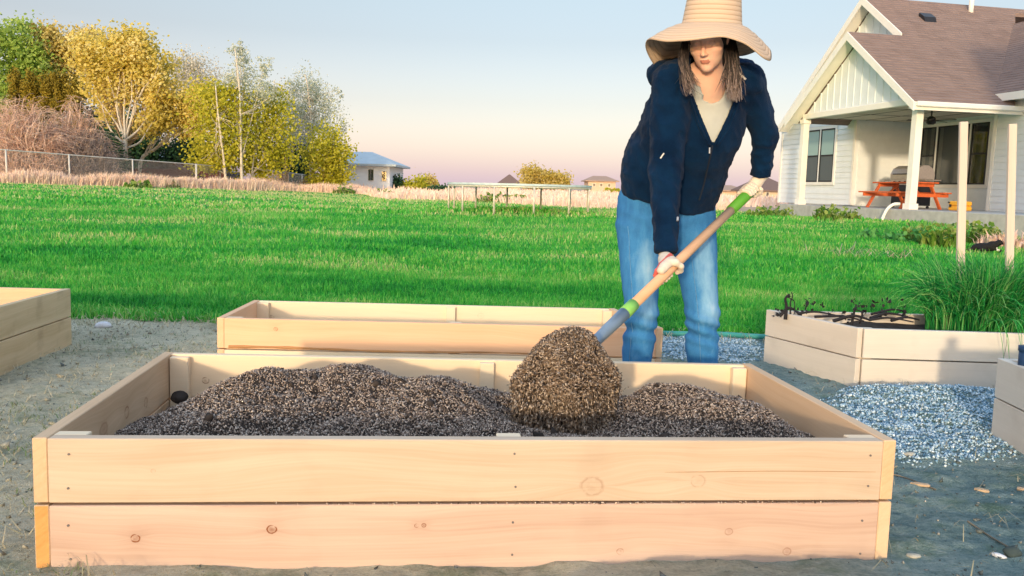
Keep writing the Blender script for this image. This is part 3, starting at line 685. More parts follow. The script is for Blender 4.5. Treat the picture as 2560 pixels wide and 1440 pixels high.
def bil(c, Sg, Qg): return (c[0] * (1 - Sg[..., None]) + c[1] * Sg[..., None]) * (1 - Qg[..., None]) + (c[3] * (1 - Sg[..., None]) + c[2] * Sg[..., None]) * Qg[..., None]
XY = bil(c5, Sg, Qg); V = np.dstack([XY, mulch_z(XY[..., 0], XY[..., 1])]).reshape(-1, 3)
a = (np.arange(n - 1)[:, None] * n + np.arange(n - 1)[None]).ravel()
tag(link('bed_soil', mesh_np('bed_soil', V, np.stack([a, a + n, a + n + 1, a + 1], 1)), M_SOIL, smooth=True), 'mounded dark soil inside the front planter', 'soil', kind='stuff')
M_CHIP = leafy('soil_chips', [(0.07, 0.054, 0.046), (0.18, 0.135, 0.113), (0.35, 0.265, 0.22), (0.54, 0.42, 0.35), (0.84, 0.71, 0.62), (0.12, 0.09, 0.078)], 0.85, 0.0)
n = 80000; s_ = RNG.random(n); q_ = RNG.random(n); xy = bil(c5, s_, q_); xy = xy[:, 0] if xy.ndim == 3 else xy
size = np.stack([RNG.uniform(.003, .0068, n), RNG.uniform(.0018, .0034, n), RNG.uniform(.0015, .0026, n)], 1)
V, Fq = bits(np.column_stack([xy, mulch_z(xy[:, 0], xy[:, 1]) + RNG.uniform(0, .007, n)]), size * 1.15, tet=True)
tag(link('soil_chips', mesh_np('soil_chips', V, Fq), M_CHIP), 'pale husk chips strewn over the soil in the front planter', 'mulch chips', kind='stuff')
n = 420; s_ = RNG.random(n); q_ = RNG.random(n); xy = bil(c5, s_, q_)
V, Fq = bits(np.column_stack([xy, mulch_z(xy[:, 0], xy[:, 1]) + .004]), RNG.gamma(2, .003, (n, 1)) * RNG.uniform(.7, 1.1, (n, 3)), jitter=0.4)
tag(link('soil_clods', mesh_np('soil_clods', V, Fq), M_SOIL), 'dark crumbs of compost mixed through the front planter soil', 'compost crumbs', kind='stuff')
q = P(447, 993, 3.22); rock('soil_clod', 'round black clod of soil in the back left corner of the front planter', q[0], q[1], 0.03, M_SOIL, 33, 0.8, 'soil clod', 0).location = q
# chips spilled in front of the planter
n = 2600; x = RNG.normal(0.42, 0.28, n); y = 2.03 + 0.09 * (x + .14) - np.abs(RNG.normal(0, 0.075, n)) - 0.01
V, Fq = bits(np.stack([x, y, dirt_z(x, y) + .003], 1), np.stack([RNG.uniform(.0035, .008, n), RNG.uniform(.002, .004, n), RNG.uniform(.0015, .003, n)], 1))
tag(link('spilled_chips', mesh_np('spilled_chips', V, Fq), M_CHIP), 'husk chips spilled on the dirt before the front planter', 'mulch chips', kind='stuff')
n = 160; M1 = np.array(BM[bd1['f', 1].name]); xl = RNG.normal(0.35, 0.4, n); ww = np.stack([xl, np.full(n, -.0185), np.full(n, -0.094)], 1) @ M1[:3, :3].T + M1[:3, 3]
V, Fq = bits(ww + RNG.normal(0, .0012, (n, 3)), np.full((n, 3), .0032) * RNG.uniform(.5, 1.3, (n, 3)))
o = link('crack_chips', mesh_np('crack_chips', V, Fq), M_CHIP, bed1); tag(o, kind='stuff')
# ================================================================== HOUSE
HO = (10.324, 21.5, 0.712); HR = math.atan2(0.207, 0.978)
house = thing('house', 'pale grey house with brown shingle roof and covered porch on the right', 'house', HO, HR)
def H2W(x, y, z): return (HO[0] + x * math.cos(HR) - y * math.sin(HR), HO[1] + x * math.sin(HR) + y * math.cos(HR), HO[2] + z)
M_SIDING = plain('painted_siding', (0.78, 0.82, 0.85), 0.6, 0.04, 3, bump=0.1)
M_TRIM = plain('white_trim', (0.86, 0.83, 0.78), 0.55, 0.04, 3)
M_CONC = plain('concrete', (0.46, 0.45, 0.44), 0.9, 0.14, 5, bump=0.3)
M_CEIL = plain('porch_ceiling_paint', (0.62, 0.58, 0.50), 0.7, 0.05)
M_SEAM = plain('dark_seam', (0.12, 0.11, 0.10), 0.8)
M_BLACKF = plain('black_window_frame', (0.02, 0.02, 0.025), 0.4)
t = NT('roof_shingle'); o = t.obj(); br = t.n('ShaderNodeTexBrick'); br.offset = 0.5
x_, y_, z_ = t.sep(o)
t.put(br.inputs['Vector'], t.comb(t.math('ADD', x_, y_), t.math('MULTIPLY', z_, 1.0), 0.0)); br.inputs['Scale'].default_value = 1.0
br.inputs['Brick Width'].default_value = 0.33; br.inputs['Row Height'].default_value = 0.0876; br.inputs['Mortar Size'].default_value = 0.004
br.inputs['Color1'].default_value = (0.27, 0.195, 0.172, 1); br.inputs['Color2'].default_value = (0.185, 0.130, 0.115, 1); br.inputs['Mortar'].default_value = (0.05, 0.03, 0.026, 1)
c = t.mix(t.noise(o, 2.5, 5), br.outputs['Color'], (0.29, 0.21, 0.185)); t.bump(t.noise(o, 120, 2), 0.5, 0.006)
M_ROOF = t.fin(c, 0.9, 0.15)
t = NT('window_glass'); t.b.inputs['IOR'].default_value = 1.9; M_GLASS = t.fin((0.02, 0.035, 0.036), 0.03, 0.8)
ts = t.n('ShaderNodeBsdfTransparent'); ms = t.n('ShaderNodeMixShader'); ms.inputs[0].default_value = .45; t.t.links.new(t.b.outputs[0], ms.inputs[1]); t.t.links.new(ts.outputs[0], ms.inputs[2]); t.t.links.new(ms.outputs[0], t.out.inputs[0])
M_ROOM = plain('unlit_room', (0.03, 0.04, 0.035), .9, .5, 3); M_CURT = plain('cream_curtain', (0.75, 0.66, 0.50), .9, .1, 3)
t = NT('window_shade'); M_SHADE = t.fin((0.32, 0.46, 0.46), 0.25, 0.5)
t = NT('insect_screen'); M_SCREEN = t.fin((0.10, 0.12, 0.13), 0.5, 0.4)

def course_roof(poly, zfun, thick, name, parent, exposure=0.14, axis='y', up=1):
    """roof slope built as stepped shingle courses clipped to a plan polygon (convex)"""
    poly = [np.array(p, float) for p in poly]; k = 1 if axis == 'y' else 0
    lo = min(p[k] for p in poly); hi = max(p[k] for p in poly)
    def clip(pl, c, keep_ge):
        out = []
        for i in range(len(pl)):
            a, b = pl[i], pl[(i + 1) % len(pl)]; fa = (a[k] - c) * (1 if keep_ge else -1); fb = (b[k] - c) * (1 if keep_ge else -1)
            if fa >= 0: out.append(a)
            if fa * fb < 0: out.append(a + (b - a) * fa / (fa - fb))
        return out
    pitch = 0.73; stp = exposure * math.cos(math.atan(pitch)); m_ = MB(); c = lo
    while c < hi - 1e-6:
        d = min(c + stp, hi); pl = clip(clip(poly, c, True), d, False)
        if len(pl) >= 3:
            def zz(p):
                fr = (p[k] - c) / (d - c); fr = fr if up > 0 else 1 - fr      # course laps: thicker at its lower edge
                return zfun(p) + 0.014 * (1 - fr)
            top = [m_.bm.verts.new((p[0], p[1], zz(p))) for p in pl]; bot = [m_.bm.verts.new((p[0], p[1], zfun(p) - thick)) for p in pl]
            try:
                m_.bm.faces.new(top); m_.bm.faces.new(bot[::-1])
                for i in range(len(pl)): m_.bm.faces.new((top[i], bot[i], bot[(i + 1) % len(pl)], top[(i + 1) % len(pl)]))
            except ValueError: pass
        c = d
    return m_.done(name, M_ROOF, parent)
PN = lambda p: 2.72 + 0.73 * (p[1] + 0.42)                    # near slope, shared by porch and main roof
PYR, MYR = 2.61, 4.72                                          # ridge lines
pz_r = PN((0, PYR)); mz_r = PN((0, MYR))
PF = lambda p: pz_r - 0.73 * (p[1] - PYR)
MF = lambda p: mz_r - 0.80 * (p[1] - MYR)
WX0, WZ0 = 2.32, 3.06
WF = lambda p: WZ0 + 0.73 * (p[0] - WX0)
roof = course_roof([(-.45, -.42), (3.0, -.42), (6.2, 3.0), (9.5, 3.0), (9.5, MYR), (1.36, MYR), (1.36, PYR), (-.45, PYR)][:0] or [(-.45, -.42), (2.5, -.42), (2.5, PYR), (-.45, PYR)], PN, 0.10, 'roof', house)
course_roof([(2.502, -.42), (9.5, 4.2), (9.5, PYR + 1.6), (2.502, PYR + 0.0)][:0] or [(2.502, -.42), (6.9, MYR), (2.502, MYR)], PN, 0.10, 'roof', house)
course_roof([(2.5, MYR), (1.36, MYR), (1.36, PYR + .002), (2.5, PYR + .002)], PN, 0.10, 'roof', house)
course_roof([(6.9, MYR), (12, MYR), (12, MYR - .3), (6.6, MYR - .3)], PN, 0.10, 'roof', house)
course_roof([(-.45, PYR + .002), (1.9, PYR + .002), (1.9, 5.66), (-.45, 5.66)], PF, 0.10, 'roof', house, up=-1)
course_roof([(1.36, MYR + .002), (12, MYR + .002), (12, 9.4), (1.36, 9.4)], MF, 0.10, 'roof', house, up=-1)
course_roof([(WX0, -8.2), (WX0, .06), (6.0, 3.85), (6.0, -8.2)], lambda p: WF(p) + .012, 0.10, 'roof', house, axis='x')
# porch slab, posts, trims
MB().box((-.38, -4.2, -.62), (4.1, 5.85, 0), .012).done('porch_slab', M_CONC, house)
MB().box((1.78, 5.86, -.62), (9, 9.0, 0.02)).done('foundation', M_CONC, house)
for (py, w) in ((0, .2), (5.26, .19)):
    b = MB().box((-w / 2, py - w / 2, .16), (w / 2, py + w / 2, 2.56), .006); o = b.done('post', M_TRIM, house)
    MB().box((-w * .68, py - w * .68, 0.0), (w * .68, py + w * .68, .158), .01).done('post_base', M_TRIM, o)
    MB().box((-w * .66, py - w * .66, 2.562), (w * .66, py + w * .66, 2.70), .008).done('post_cap', M_TRIM, o)
MB().box((-.09, -.02, 2.702), (.09, 5.3, 2.86), .004).done('beam', M_TRIM, house)
MB().box((.0915, -.10, 2.702), (2.7, .05, 2.80), .004).done('beam', M_TRIM, house)
cz = MB().box((.092, .055, 2.76), (4.0, 5.2, 2.80)).done('porch_ceiling', M_CEIL, house)
for xx in (1.05, 2.1, 3.1): MB().box((xx, .06, 2.752), (xx + .03, 5.19, 2.759)).done('ceiling_seam', M_SEAM, cz)
for yy in (1.75, 3.45): MB().box((.1, yy, 2.7515), (3.99, yy + .03, 2.7585)).done('ceiling_seam', M_SEAM, cz)
# porch gable: board and batten
gy0, gy1 = -.32, 5.5
gw = MB().prism([(gy0 + .45, 2.862), (gy1 - .35, 2.862), (PYR, pz_r - .14)], 0, -.03, .03).done('gable_wall', M_SIDING, house)
for k in range(16):
    y = gy0 + .45 + k * .33; top = pz_r - .17 - .73 * abs(y - PYR)
    if top > 3.0: MB().box((-.048, y - .022, 2.903), (-.0305, y + .022, top)).done('batten', M_SIDING, gw)
gm = MB().prism([(1.0, 3.0), (8.6, 3.0), (MYR, mz_r - .15)], 0, 1.80, 1.86).done('gable_wall', M_SIDING, house)
for k in range(18):
    y = 1.6 + k * .35; top = mz_r - .18 - .76 * abs(y - MYR)
    if top > 3.1: MB().box((1.78, y - .022, 3.0), (1.7985, y + .022, top)).done('batten', M_SIDING, gm)
def rake(x0, x1, a, b, w=.21):
    (ya, za), (yb, zb) = a, b; m_ = MB()
    m_.prism([(ya, za + .015), (yb, zb + .015), (yb, zb - w), (ya, za - w)], 0, x0, x1); return m_.done('rake_board', M_TRIM, house)
rake(-.492, -.452, (-.44, PN((0, -.44)) - .02), (PYR, pz_r - .02)); rake(-.492, -.452, (PYR, pz_r - .02), (5.68, PF((0, 5.68)) - .02))
rake(1.318, 1.358, (2.72, PN((0, 2.72)) - .0), (MYR, mz_r - .02), .23); rake(1.318, 1.358, (MYR, mz_r - .02), (9.42, MF((0, 9.42)) - .02), .23)
def soffit(x0, x1, a, b):
    (ya, za), (yb, zb) = a, b; MB().prism([(ya, za - .105), (yb, zb - .105), (yb, zb - .125), (ya, za - .125)], 0, x0, x1).done('soffit', M_TRIM, house)
soffit(-.45, -.05, (-.4, PN((0, -.4))), (PYR, pz_r)); soffit(-.45, -.05, (PYR, pz_r), (5.64, PF((0, 5.64))))
soffit(1.36, 1.79, (1.9, PN((0, 1.9))), (MYR, mz_r)); soffit(1.36, 1.79, (MYR, mz_r), (9.38, MF((0, 9.38))))
# eaves
MB().box((-.46, -.47, 2.50), (2.72, -.43, 2.70), .004).done('eave_board', M_TRIM, house)
MB().box((-.44, -.56, 2.58), (2.74, -.472, 2.71), .02).done('gutter', M_TRIM, house)
MB().box((-.44, -.428, 2.55), (2.7, -.2, 2.58)).done('soffit', M_TRIM, house)
MB().box((WX0 - .04, -8.2, WZ0 - .2), (WX0 - .002, .06, WZ0 + .0), .004).done('eave_board', M_TRIM, house)
MB().box((WX0, -8.2, WZ0 - .17), (2.74, .06, WZ0 - .14)).done('soffit', M_TRIM, house)
def lap_wall(name, axis, c, a0, a1, z0, z1, out, exp=.178, holes=()):
    """wall of lapped boards; axis 0: plane x=c running in y; axis 1: plane y=c running in x"""
    core = MB(); s = -out
    lo, hi = sorted((c, c + s * .12))
    core.box((lo, a0, z0), (hi, a1, z1)) if axis == 0 else core.box((a0, lo, z0), (a1, hi, z1))
    w = core.done(name, M_SIDING, house); z = z0
    while z < z1 - .02:
        zt = min(z + exp, z1); segs = [(a0, a1)]
        for (h0, h1, hz0, hz1) in holes:
            if hz0 < zt - .01 and hz1 > z + .01:
                segs = [q for sgm in segs for q in ((sgm[0], min(sgm[1], h0)), (max(sgm[0], h1), sgm[1])) if q[1] - q[0] > .03]
        for (q0, q1) in segs:
            b = MB(); b1, b2 = c + out * .022, c + out * .008
            pr = [(c + out * .001, z), (b1 + out * .008, z), (b2, zt), (c + out * .001, zt)]
            if axis == 0:
                b.prism(pr, 1, q0, q1)
            else:
                b.prism(pr, 0, q0, q1)
            b.done('siding_board', M_SIDING, w)
        z = zt
    return w
# window wall at the back of the porch, wall with the twin window, sunlit side wall, wing
WIN_A = [(4.2, 4.86), (2.78, 4.12), (2.02, 2.70)]
lap_wall('porch_wall', 0, 4.0, .45, 5.2, 0, 2.76, -1, holes=[(1.9, 4.98, .62, 2.66)])
lap_wall('side_wall', 1, 5.2, 1.92, 4.0, 0, 2.76, -1)
lap_wall('front_wall', 0, 1.8, 5.2, 9.75, 0.02, 2.98, -1, holes=[(6.2, 8.12, .66, 2.68)])
lap_wall('wing_wall', 0, 2.75, -8.0, .45, -.30, 2.94, -1)
MB().box((2.70, .36, -.3), (2.727, .47, 2.92)).done('corner_board', M_TRIM, house)
MB().box((1.75, 9.66, 0), (1.777, 9.77, 2.72)).done('corner_board', M_TRIM, house)
MB().box((1.75, 5.16, 0.02), (1.777, 5.27, 2.74)).done('corner_board', M_TRIM, house)
def casing(x, y0, y1, z0, z1, w=.1):
    b = MB(); d0, d1 = x - .036, x
    b.box((d0, y0 - w, z0 - w), (d1, y1 + w, z0)); b.box((d0, y0 - w, z1), (d1, y1 + w, z1 + w)); b.box((d0, y0 - w, z0 + .0005), (d1, y0, z1 - .0005)); b.box((d0, y1, z0 + .0005), (d1, y1 + w, z1 - .0005))
    return b.done('window_casing', M_TRIM, house)
def sash(x, y0, y1, z0, z1, double, lowermat=None, uppermat=None, cur=()):
    f = .045; b = MB()
    b.box((x - .03, y0, z0), (x, y1, z0 + f)); b.box((x - .03, y0, z1 - f), (x, y1, z1)); b.box((x - .03, y0, z0 + f + .0005), (x, y0 + f, z1 - f - .0005)); b.box((x - .03, y1 - f, z0 + f + .0005), (x, y1, z1 - f - .0005))
    zm = (z0 + z1) / 2
    if double: b.box((x - .029, y0 + f, zm - .025), (x - .001, y1 - f, zm + .025))
    w = b.done('window', M_BLACKF, house)
    MB().box((x - .004, y0 + f, z0 + f), (x + .001, y1 - f, z1 - f)).done('room_backing', M_ROOM, w)  # dark sheet paints the unlit room behind the glass
    for (c0, c1) in cur: MB().box((x - .007, y0 + f + (y1 - y0 - 2 * f) * c0, z0 + f), (x - .0045, y0 + f + (y1 - y0 - 2 * f) * c1, z1 - f)).done('curtain', M_CURT, w)
    if double:
        MB().box((x - .014, y0 + f, z0 + f), (x - .008, y1 - f, zm - .025)).done('pane', lowermat or M_GLASS, w)
        MB().box((x - .014, y0 + f, zm + .025), (x - .008, y1 - f, z1 - f)).done('pane', uppermat or M_GLASS, w)
    else:
        MB().box((x - .014, y0 + f, z0 + f), (x - .008, y1 - f, z1 - f)).done('pane', M_GLASS, w)
casing(3.985, 2.0, 4.88, .74, 2.56)
for k, (a, b_) in enumerate(WIN_A): sash(3.98, a, b_, .745, 2.555, k != 1, cur=[[(.68, .92), (.1, .35)], [(.86, .99)], [(.72, .86)]][k])
for (a, b_) in ((4.12, 4.2), (2.70, 2.78)): MB().box((3.952, a + .001, .742), (3.984, b_ - .001, 2.558)).done('window_casing', M_TRIM, house)
casing(1.785, 6.3, 8.02, .77, 2.58)
sash(1.78, 6.3, 7.12, .775, 2.575, True, M_SCREEN, M_SHADE); sash(1.78, 7.2, 8.02, .775, 2.575, True, M_SCREEN, M_SHADE)
MB().box((1.752, 7.121, .772), (1.784, 7.199, 2.578)).done('window_casing', M_TRIM, house)
# rain pipe running off the slab by the near post
pts = [(-.12, .26, .14), (-.30, .28, .12), (-.46, .30, -.02), (-.56, .34, -.30), (-.62, .36, -.42)]
MB().tube(curve(pts, 12), .042, 8).done('drain_pipe', M_TRIM, house, smooth=True)
# roof furniture
b = MB().tube([(4.9, 4.3, 5.9), (4.9, 4.3, 6.95)], .075, 10); b.done('vent_pipe', M_TRIM, house, smooth=True)
vy = 3.62; b = MB(); b.prism([(vy - .16, PN((0, vy - .16)) + .005), (vy + .16, PN((0, vy + .16)) + .005), (vy + .13, PN((0, vy + .13)) + .12), (vy - .10, PN((0, vy - .10)) + .13)], 0, 2.65, 3.05); b.done('roof_vent', M_BLACKF, house)
# fan under the porch ceiling
fan = thing('ceiling_fan', 'black ceiling fan hanging under the porch roof', 'ceiling fan', H2W(1.75, 1.7, 2.75), HR)
MB().tube([(0, 0, 0), (0, 0, -.18)], .02, 8).done('rod', M_BLACKF, fan); MB().tube([(0, 0, -.15), (0, 0, -.2), (0, 0, -.34), (0, 0, -.38)], [.05, .11, .13, .08], 14).done('motor', M_BLACKF, fan, smooth=True)
for k in range(5):
    a = k * 1.2566 + .3; MB().bar((.1 * math.cos(a), .1 * math.sin(a), -.27), (.64 * math.cos(a), .64 * math.sin(a), -.27), .13, .012, (math.sin(a) * .2, -math.cos(a) * .2, 1)).done('fan_blade', M_BLACKF, fan)
# picnic table
M_ORANGE = plain('orange_paint', (0.62, 0.13, 0.035), 0.55, 0.15, 12)
tb = thing('picnic_table', 'orange wooden picnic table with benches on the porch slab', 'picnic table', H2W(.95, 1.55, 0), HR)
for k in range(5): MB().box((-.36 + k * .147, -.92, .70), (-.36 + k * .147 + .137, .92, .738), .004).done('table_plank', M_ORANGE, tb)
for s in (-1, 1):
    for k in range(2): MB().box((s * .66 + (k - 1) * .14 + .0, -.92, .43), (s * .66 + k * .14 - .012, .92, .468), .004).done('bench_plank', M_ORANGE, tb)
for ye in (-.72, .72):
    for s in (-1, 1): MB().bar((s * .62, ye, 0.0), (s * .24, ye, .70), .04, .10, (0, 1, 0)).done('leg', M_ORANGE, tb)
    MB().box((-.80, ye - .065, .335), (.80, ye - .022, .428)).done('crossbar', M_ORANGE, tb); MB().box((-.33, ye - .065, .61), (.33, ye - .022, .698)).done('cleat', M_ORANGE, tb)
    MB().bar((0, ye - .05 * np.sign(ye), .39), (0, ye * .35, .69), .05, .04).done('brace', M_ORANGE, tb)
# grill behind it
M_STEEL = plain('brushed_steel', (0.52, 0.45, 0.40), 0.35, 0.1, 20, metal=0.7)
gl = thing('grill', 'steel barbecue grill with domed lid behind the picnic table', 'grill', H2W(2.1, 2.75, 0), HR)
prof = [(-.32, .86), (-.33, 1.0), (-.25, 1.16), (-.08, 1.25), (.1, 1.25), (.26, 1.15), (.32, 1.0), (.32, .86)]
MB().prism(prof, 1, -.55, .55).done('lid', M_STEEL, gl)
MB().tube([(-.37, -.38, 1.0), (-.37, .38, 1.0)], .014, 8).done('handle', M_BLACKF, gl)
MB().box((-.30, -.56, .68), (.30, .56, .855), .01).done('firebox', M_STEEL, gl); MB().box((-.28, -.5, .08), (.28, .5, .675)).done('cabinet', M_BLACKF, gl)
for s in (-1, 1): MB().box((-.26, s * .75 - .17, .80), (.26, s * .75 + .17, .84), .01).done('side_shelf', M_STEEL, gl)
for k in range(4): MB().tube([(-.305, -.36 + k * .24, .77), (-.345, -.36 + k * .24, .77)], .028, 10).done('knob', M_BLACKF, gl)
for sx in (-.24, .24):
    for sy in (-.45, .45): MB().tube([(sx, sy - .02, .04), (sx, sy + .02, .04)], .04, 10).done('caster', M_BLACKF, gl)
# yellow case
M_YEL = plain('yellow_plastic', (0.75, 0.36, 0.03), 0.45, 0.06)
cs = thing('tool_case', 'yellow plastic tool case lying on the porch slab edge', 'tool case', H2W(.35, -1.35, 0), HR)
MB().box((-.13, -.26, .02), (.13, .26, .13), .025).done('case_base', M_YEL, cs); MB().box((-.13, -.26, .133), (.13, .26, .25), .03).done('case_lid', M_YEL, cs)
for yy in (-.17, .17): MB().box((-.146, yy - .03, .10), (-.1305, yy + .03, .17)).done('latch', M_BLACKF, cs)
MB().box((-.15, .20, .2), (-.1, .25, .235)).done('corner_guard', M_BLACKF, cs)
# unseen building added out of view to cast shade on the house wing
shade_bld = thing('shade_building', 'unseen tall grey hip-roofed block added to shade the house wing', 'shade_building', H2W(.6, -13.3, -.3), HR)
GW = 3.5
MB().box((-GW, -3, 0), (GW, 3, 6.9)).done('wall', M_SIDING, shade_bld)
b = MB(); vs = [b.bm.verts.new(q) for q in [(-GW - .15, -3.15, 6.9), (GW + .15, -3.15, 6.9), (GW + .15, 3.15, 6.9), (-GW - .15, 3.15, 6.9), (-1.2, 0, 7.7), (1.2, 0, 7.7)]]
for q in [(0, 1, 5, 4), (1, 2, 5), (2, 3, 4, 5), (3, 0, 4), (3, 2, 1, 0)]: b.bm.faces.new([vs[i] for i in q])
b.done('roof', M_ROOF, shade_bld)
for k in (-1, 1): MB().box((k * 1.7 - 1.3, -3.05, 0), (k * 1.7 + 1.3, -3.001, 2.3)).done('door', M_TRIM, shade_bld); w = MB().box((-GW - .04, k * 1.4 - .5, 3.4), (-GW - .001, k * 1.4 + .5, 4.6)).done('window', M_TRIM, shade_bld); MB().box((-GW - .05, k * 1.4 - .42, 3.48), (-GW - .041, k * 1.4 + .42, 4.52)).done('pane', M_GLASS, w)

# ================================================================== TRAMPOLINE
M_GALV = plain('galvanised_steel', (0.66, 0.62, 0.55), 0.45, 0.1, 10, metal=0.2)
M_PAD = plain('pale_blue_pad', (0.50, 0.60, 0.66), 0.6, 0.1, 6); M_MAT = plain('black_mat', (0.03, 0.03, 0.035), 0.7)
TX, TY = 0.14, 22.1; tz = g1(TX, TY); TRr = 1.90; TH = 0.69
tr = thing('trampoline', 'large round trampoline with pale blue edge pad on the lawn', 'trampoline', (TX, TY, tz))
def ring_np(r0, r1, z0, z1, n=48):
    b = MB(); pr = [(r0, z0), (r1, z0), (r1, z1), (r0, z1)]; rows = []
    for i in range(n):
        a = 2 * math.pi * i / n; rows.append([b.bm.verts.new((r * math.cos(a), r * math.sin(a), z)) for r, z in pr])
    for i in range(n):
        for j in range(4): b.bm.faces.new((rows[i][j], rows[(i + 1) % n][j], rows[(i + 1) % n][(j + 1) % 4], rows[i][(j + 1) % 4]))
    return b
ring_np(TRr - .30, TRr + .03, TH - .0, TH + .05).done('edge_pad', M_PAD, tr)
b = MB(); bmesh.ops.create_circle(b.bm, cap_ends=True, radius=TRr - .301, segments=48); bmesh.ops.translate(b.bm, verts=b.bm.verts, vec=(0, 0, TH + .01)); b.done('jumping_mat', M_MAT, tr)
MB().tube([(TRr * math.cos(a), TRr * math.sin(a), TH - .03) for a in np.linspace(0, 2 * math.pi, 49)], .024, 8, False).done('frame_ring', M_GALV, tr, smooth=True)
for k in range(12):
    a = 2 * math.pi * (k + .35) / 12; x, y = TRr * math.cos(a), TRr * math.sin(a); zb = g1(TX + x, TY + y) - tz + .01
    MB().tube([(x, y, TH - .02), (x, y, zb)], .026, 8).done('leg', M_GALV, tr, smooth=True)

# ================================================================== CHAIN-LINK FENCE
M_FENCE = plain('fence_steel', (0.62, 0.60, 0.57), 0.5, 0.08, 4, metal=0.15); M_WIRE = plain('fence_wire', (0.42, 0.41, 0.39), 0.5, 0.05, 4)
FP = [(-150, 361, 34), (14, 375, 35.5), (172, 387, 38), (331, 399, 41), (490, 411, 44.5), (550, 416, 47), (605, 421, 50), (648, 425, 53), (687, 428.5, 56), (721, 431.5, 59.5), (755, 436, 62.5), (779, 439, 65)]
fpts = [P(*q) for q in FP]; f0 = np.array([fpts[0][0], fpts[0][1], g1(fpts[0][0], fpts[0][1])])
fence = thing('chain_link_fence', 'galvanised chain link fence running along the far left lawn edge', 'fence', f0)
wv, wf = [], []
for i, q in enumerate(fpts):
    zb = g1(q[0], q[1]) - .05
    MB().tube([(q[0] - f0[0], q[1] - f0[1], zb - f0[2]), (*(q - f0)[:2], q[2] - f0[2] + .03)], .055 if i == 4 else .036, 8).done('fence_post', M_FENCE, fence, smooth=True)
    if i:
        a = fpts[i - 1]; MB().tube([a - f0, q - f0], .025, 6).done('top_rail', M_FENCE, fence)
        L = np.linalg.norm((q - a)[:2]); h = 1.42; k = int(L / .075)
        for s in (0, 1):
            for j in range(-int(h / .075), k):
                u0, u1 = j * .075 / L, (j * .075 + h) / L
                t0, t1 = max(u0, 0), min(u1, 1)
                if t1 <= t0: continue
                fz = lambda tt: ((tt - u0) / (u1 - u0))
                za, zc = fz(t0), fz(t1)
                if s: za, zc = 1 - za, 1 - zc
                def wp(tt, zz_):
                    pt = a + (q - a) * tt; gb = g1(pt[0], pt[1]); return np.array([pt[0], pt[1], gb + .03 + (pt[2] - gb - .03) * zz_]) - f0
                wv.append((wp(t0, za), wp(t1, zc)))
A = np.array([w[0] for w in wv]); B = np.array([w[1] for w in wv]); n = len(A); d = B - A; d /= np.linalg.norm(d, axis=1)[:, None]
s1 = np.cross(d, [0, 1, 0]); s1 /= np.linalg.norm(s1, axis=1)[:, None]; s2 = np.cross(d, s1); r = .0028
V = np.stack([A + s1 * r, A - s1 * r * .5 + s2 * r, A - s1 * r * .5 - s2 * r, B + s1 * r, B - s1 * r * .5 + s2 * r, B - s1 * r * .5 - s2 * r], 1).reshape(-1, 3); bs = (np.arange(n) * 6)[:, None]
Fq = np.concatenate([bs + np.array(q) for q in ([0, 1, 4, 3], [1, 2, 5, 4], [2, 0, 3, 5])])
tag(link('wire_mesh', mesh_np('wire_mesh', V, Fq), M_WIRE, fence), kind='stuff')

# ================================================================== FAR BUILDINGS
def hip_house(name, label, u0, u1, v_eave, v_base, v_top, D, wallm, roofm, depth=7.0, over=.4, ridge=0.35, wins=(), cat='house', yaw=0.0):
    a = P(u0, v_base, D); b = P(u1, v_base, D); W = b[0] - a[0]; cx = (a[0] + b[0]) / 2; zb = g1(cx, D) - .3
    ze = P((u0 + u1) / 2, v_eave, D)[2] - zb; zt = P((u0 + u1) / 2, v_top, D + depth / 2)[2] - zb
    r = thing(name, label, cat, (cx, D + depth / 2, zb), yaw)
    MB().box((-W / 2, -depth / 2, 0), (W / 2, depth / 2, ze)).done('wall', wallm, r)
    m_ = MB(); e = over; hw = W / 2 + e; hd = depth / 2 + e; rl = W / 2 * ridge
    vs = [m_.bm.verts.new(p) for p in [(-hw, -hd, ze), (hw, -hd, ze), (hw, hd, ze), (-hw, hd, ze), (-rl, 0, zt), (rl, 0, zt), (-hw, -hd, ze - .14), (hw, -hd, ze - .14), (hw, hd, ze - .14), (-hw, hd, ze - .14)]]
    for f in [(0, 1, 5, 4), (1, 2, 5), (2, 3, 4, 5), (3, 0, 4), (6, 7, 1, 0), (7, 8, 2, 1), (8, 9, 3, 2), (9, 6, 0, 3), (9, 8, 7, 6)]: m_.bm.faces.new([vs[i] for i in f])
    m_.done('roof', roofm, r)
    for (wu0, wu1, wv0, wv1) in wins:
        p0 = P(wu0, wv1, D); p1 = P(wu1, wv0, D)
        w = MB().box((p0[0] - cx - .05, -depth / 2 - .05, p0[2] - zb - .05), (p1[0] - cx + .05, -depth / 2 - .001, p1[2] - zb + .05)).done('window', M_TRIM, r)
        MB().box((p0[0] - cx, -depth / 2 - .06, p0[2] - zb), (p1[0] - cx, -depth / 2 - .0505, p1[2] - zb)).done('pane', M_GLASS, w)
    return r
M_SHED = plain('pale_blue_siding', (0.80, 0.83, 0.88), 0.6, 0.05, 2); M_SHROOF = plain('pale_metal_roof', (0.42, 0.50, 0.56), 0.5, 0.08, 2)
shed = hip_house('shed', 'pale blue shed with metal roof and two small windows beyond the fence', 800, 974, 409, 486, 379, 58, M_SHED, M_SHROOF, 7, .5, .25, [(921, 926, 424, 451), (928, 934, 424, 451), (955, 959.5, 429, 452), (961, 966, 429, 452)], 'shed', 0)
M_TANW = plain('tan_wall', (0.62, 0.50, 0.38), 0.8, 0.06); M_BRROOF = plain('brown_roof', (0.20, 0.13, 0.11), 0.9, 0.1); M_PEACH = plain('peach_wall', (0.66, 0.48, 0.35), 0.8, 0.06); M_PROOF = plain('tan_roof', (0.42, 0.28, 0.21), 0.9, 0.1)
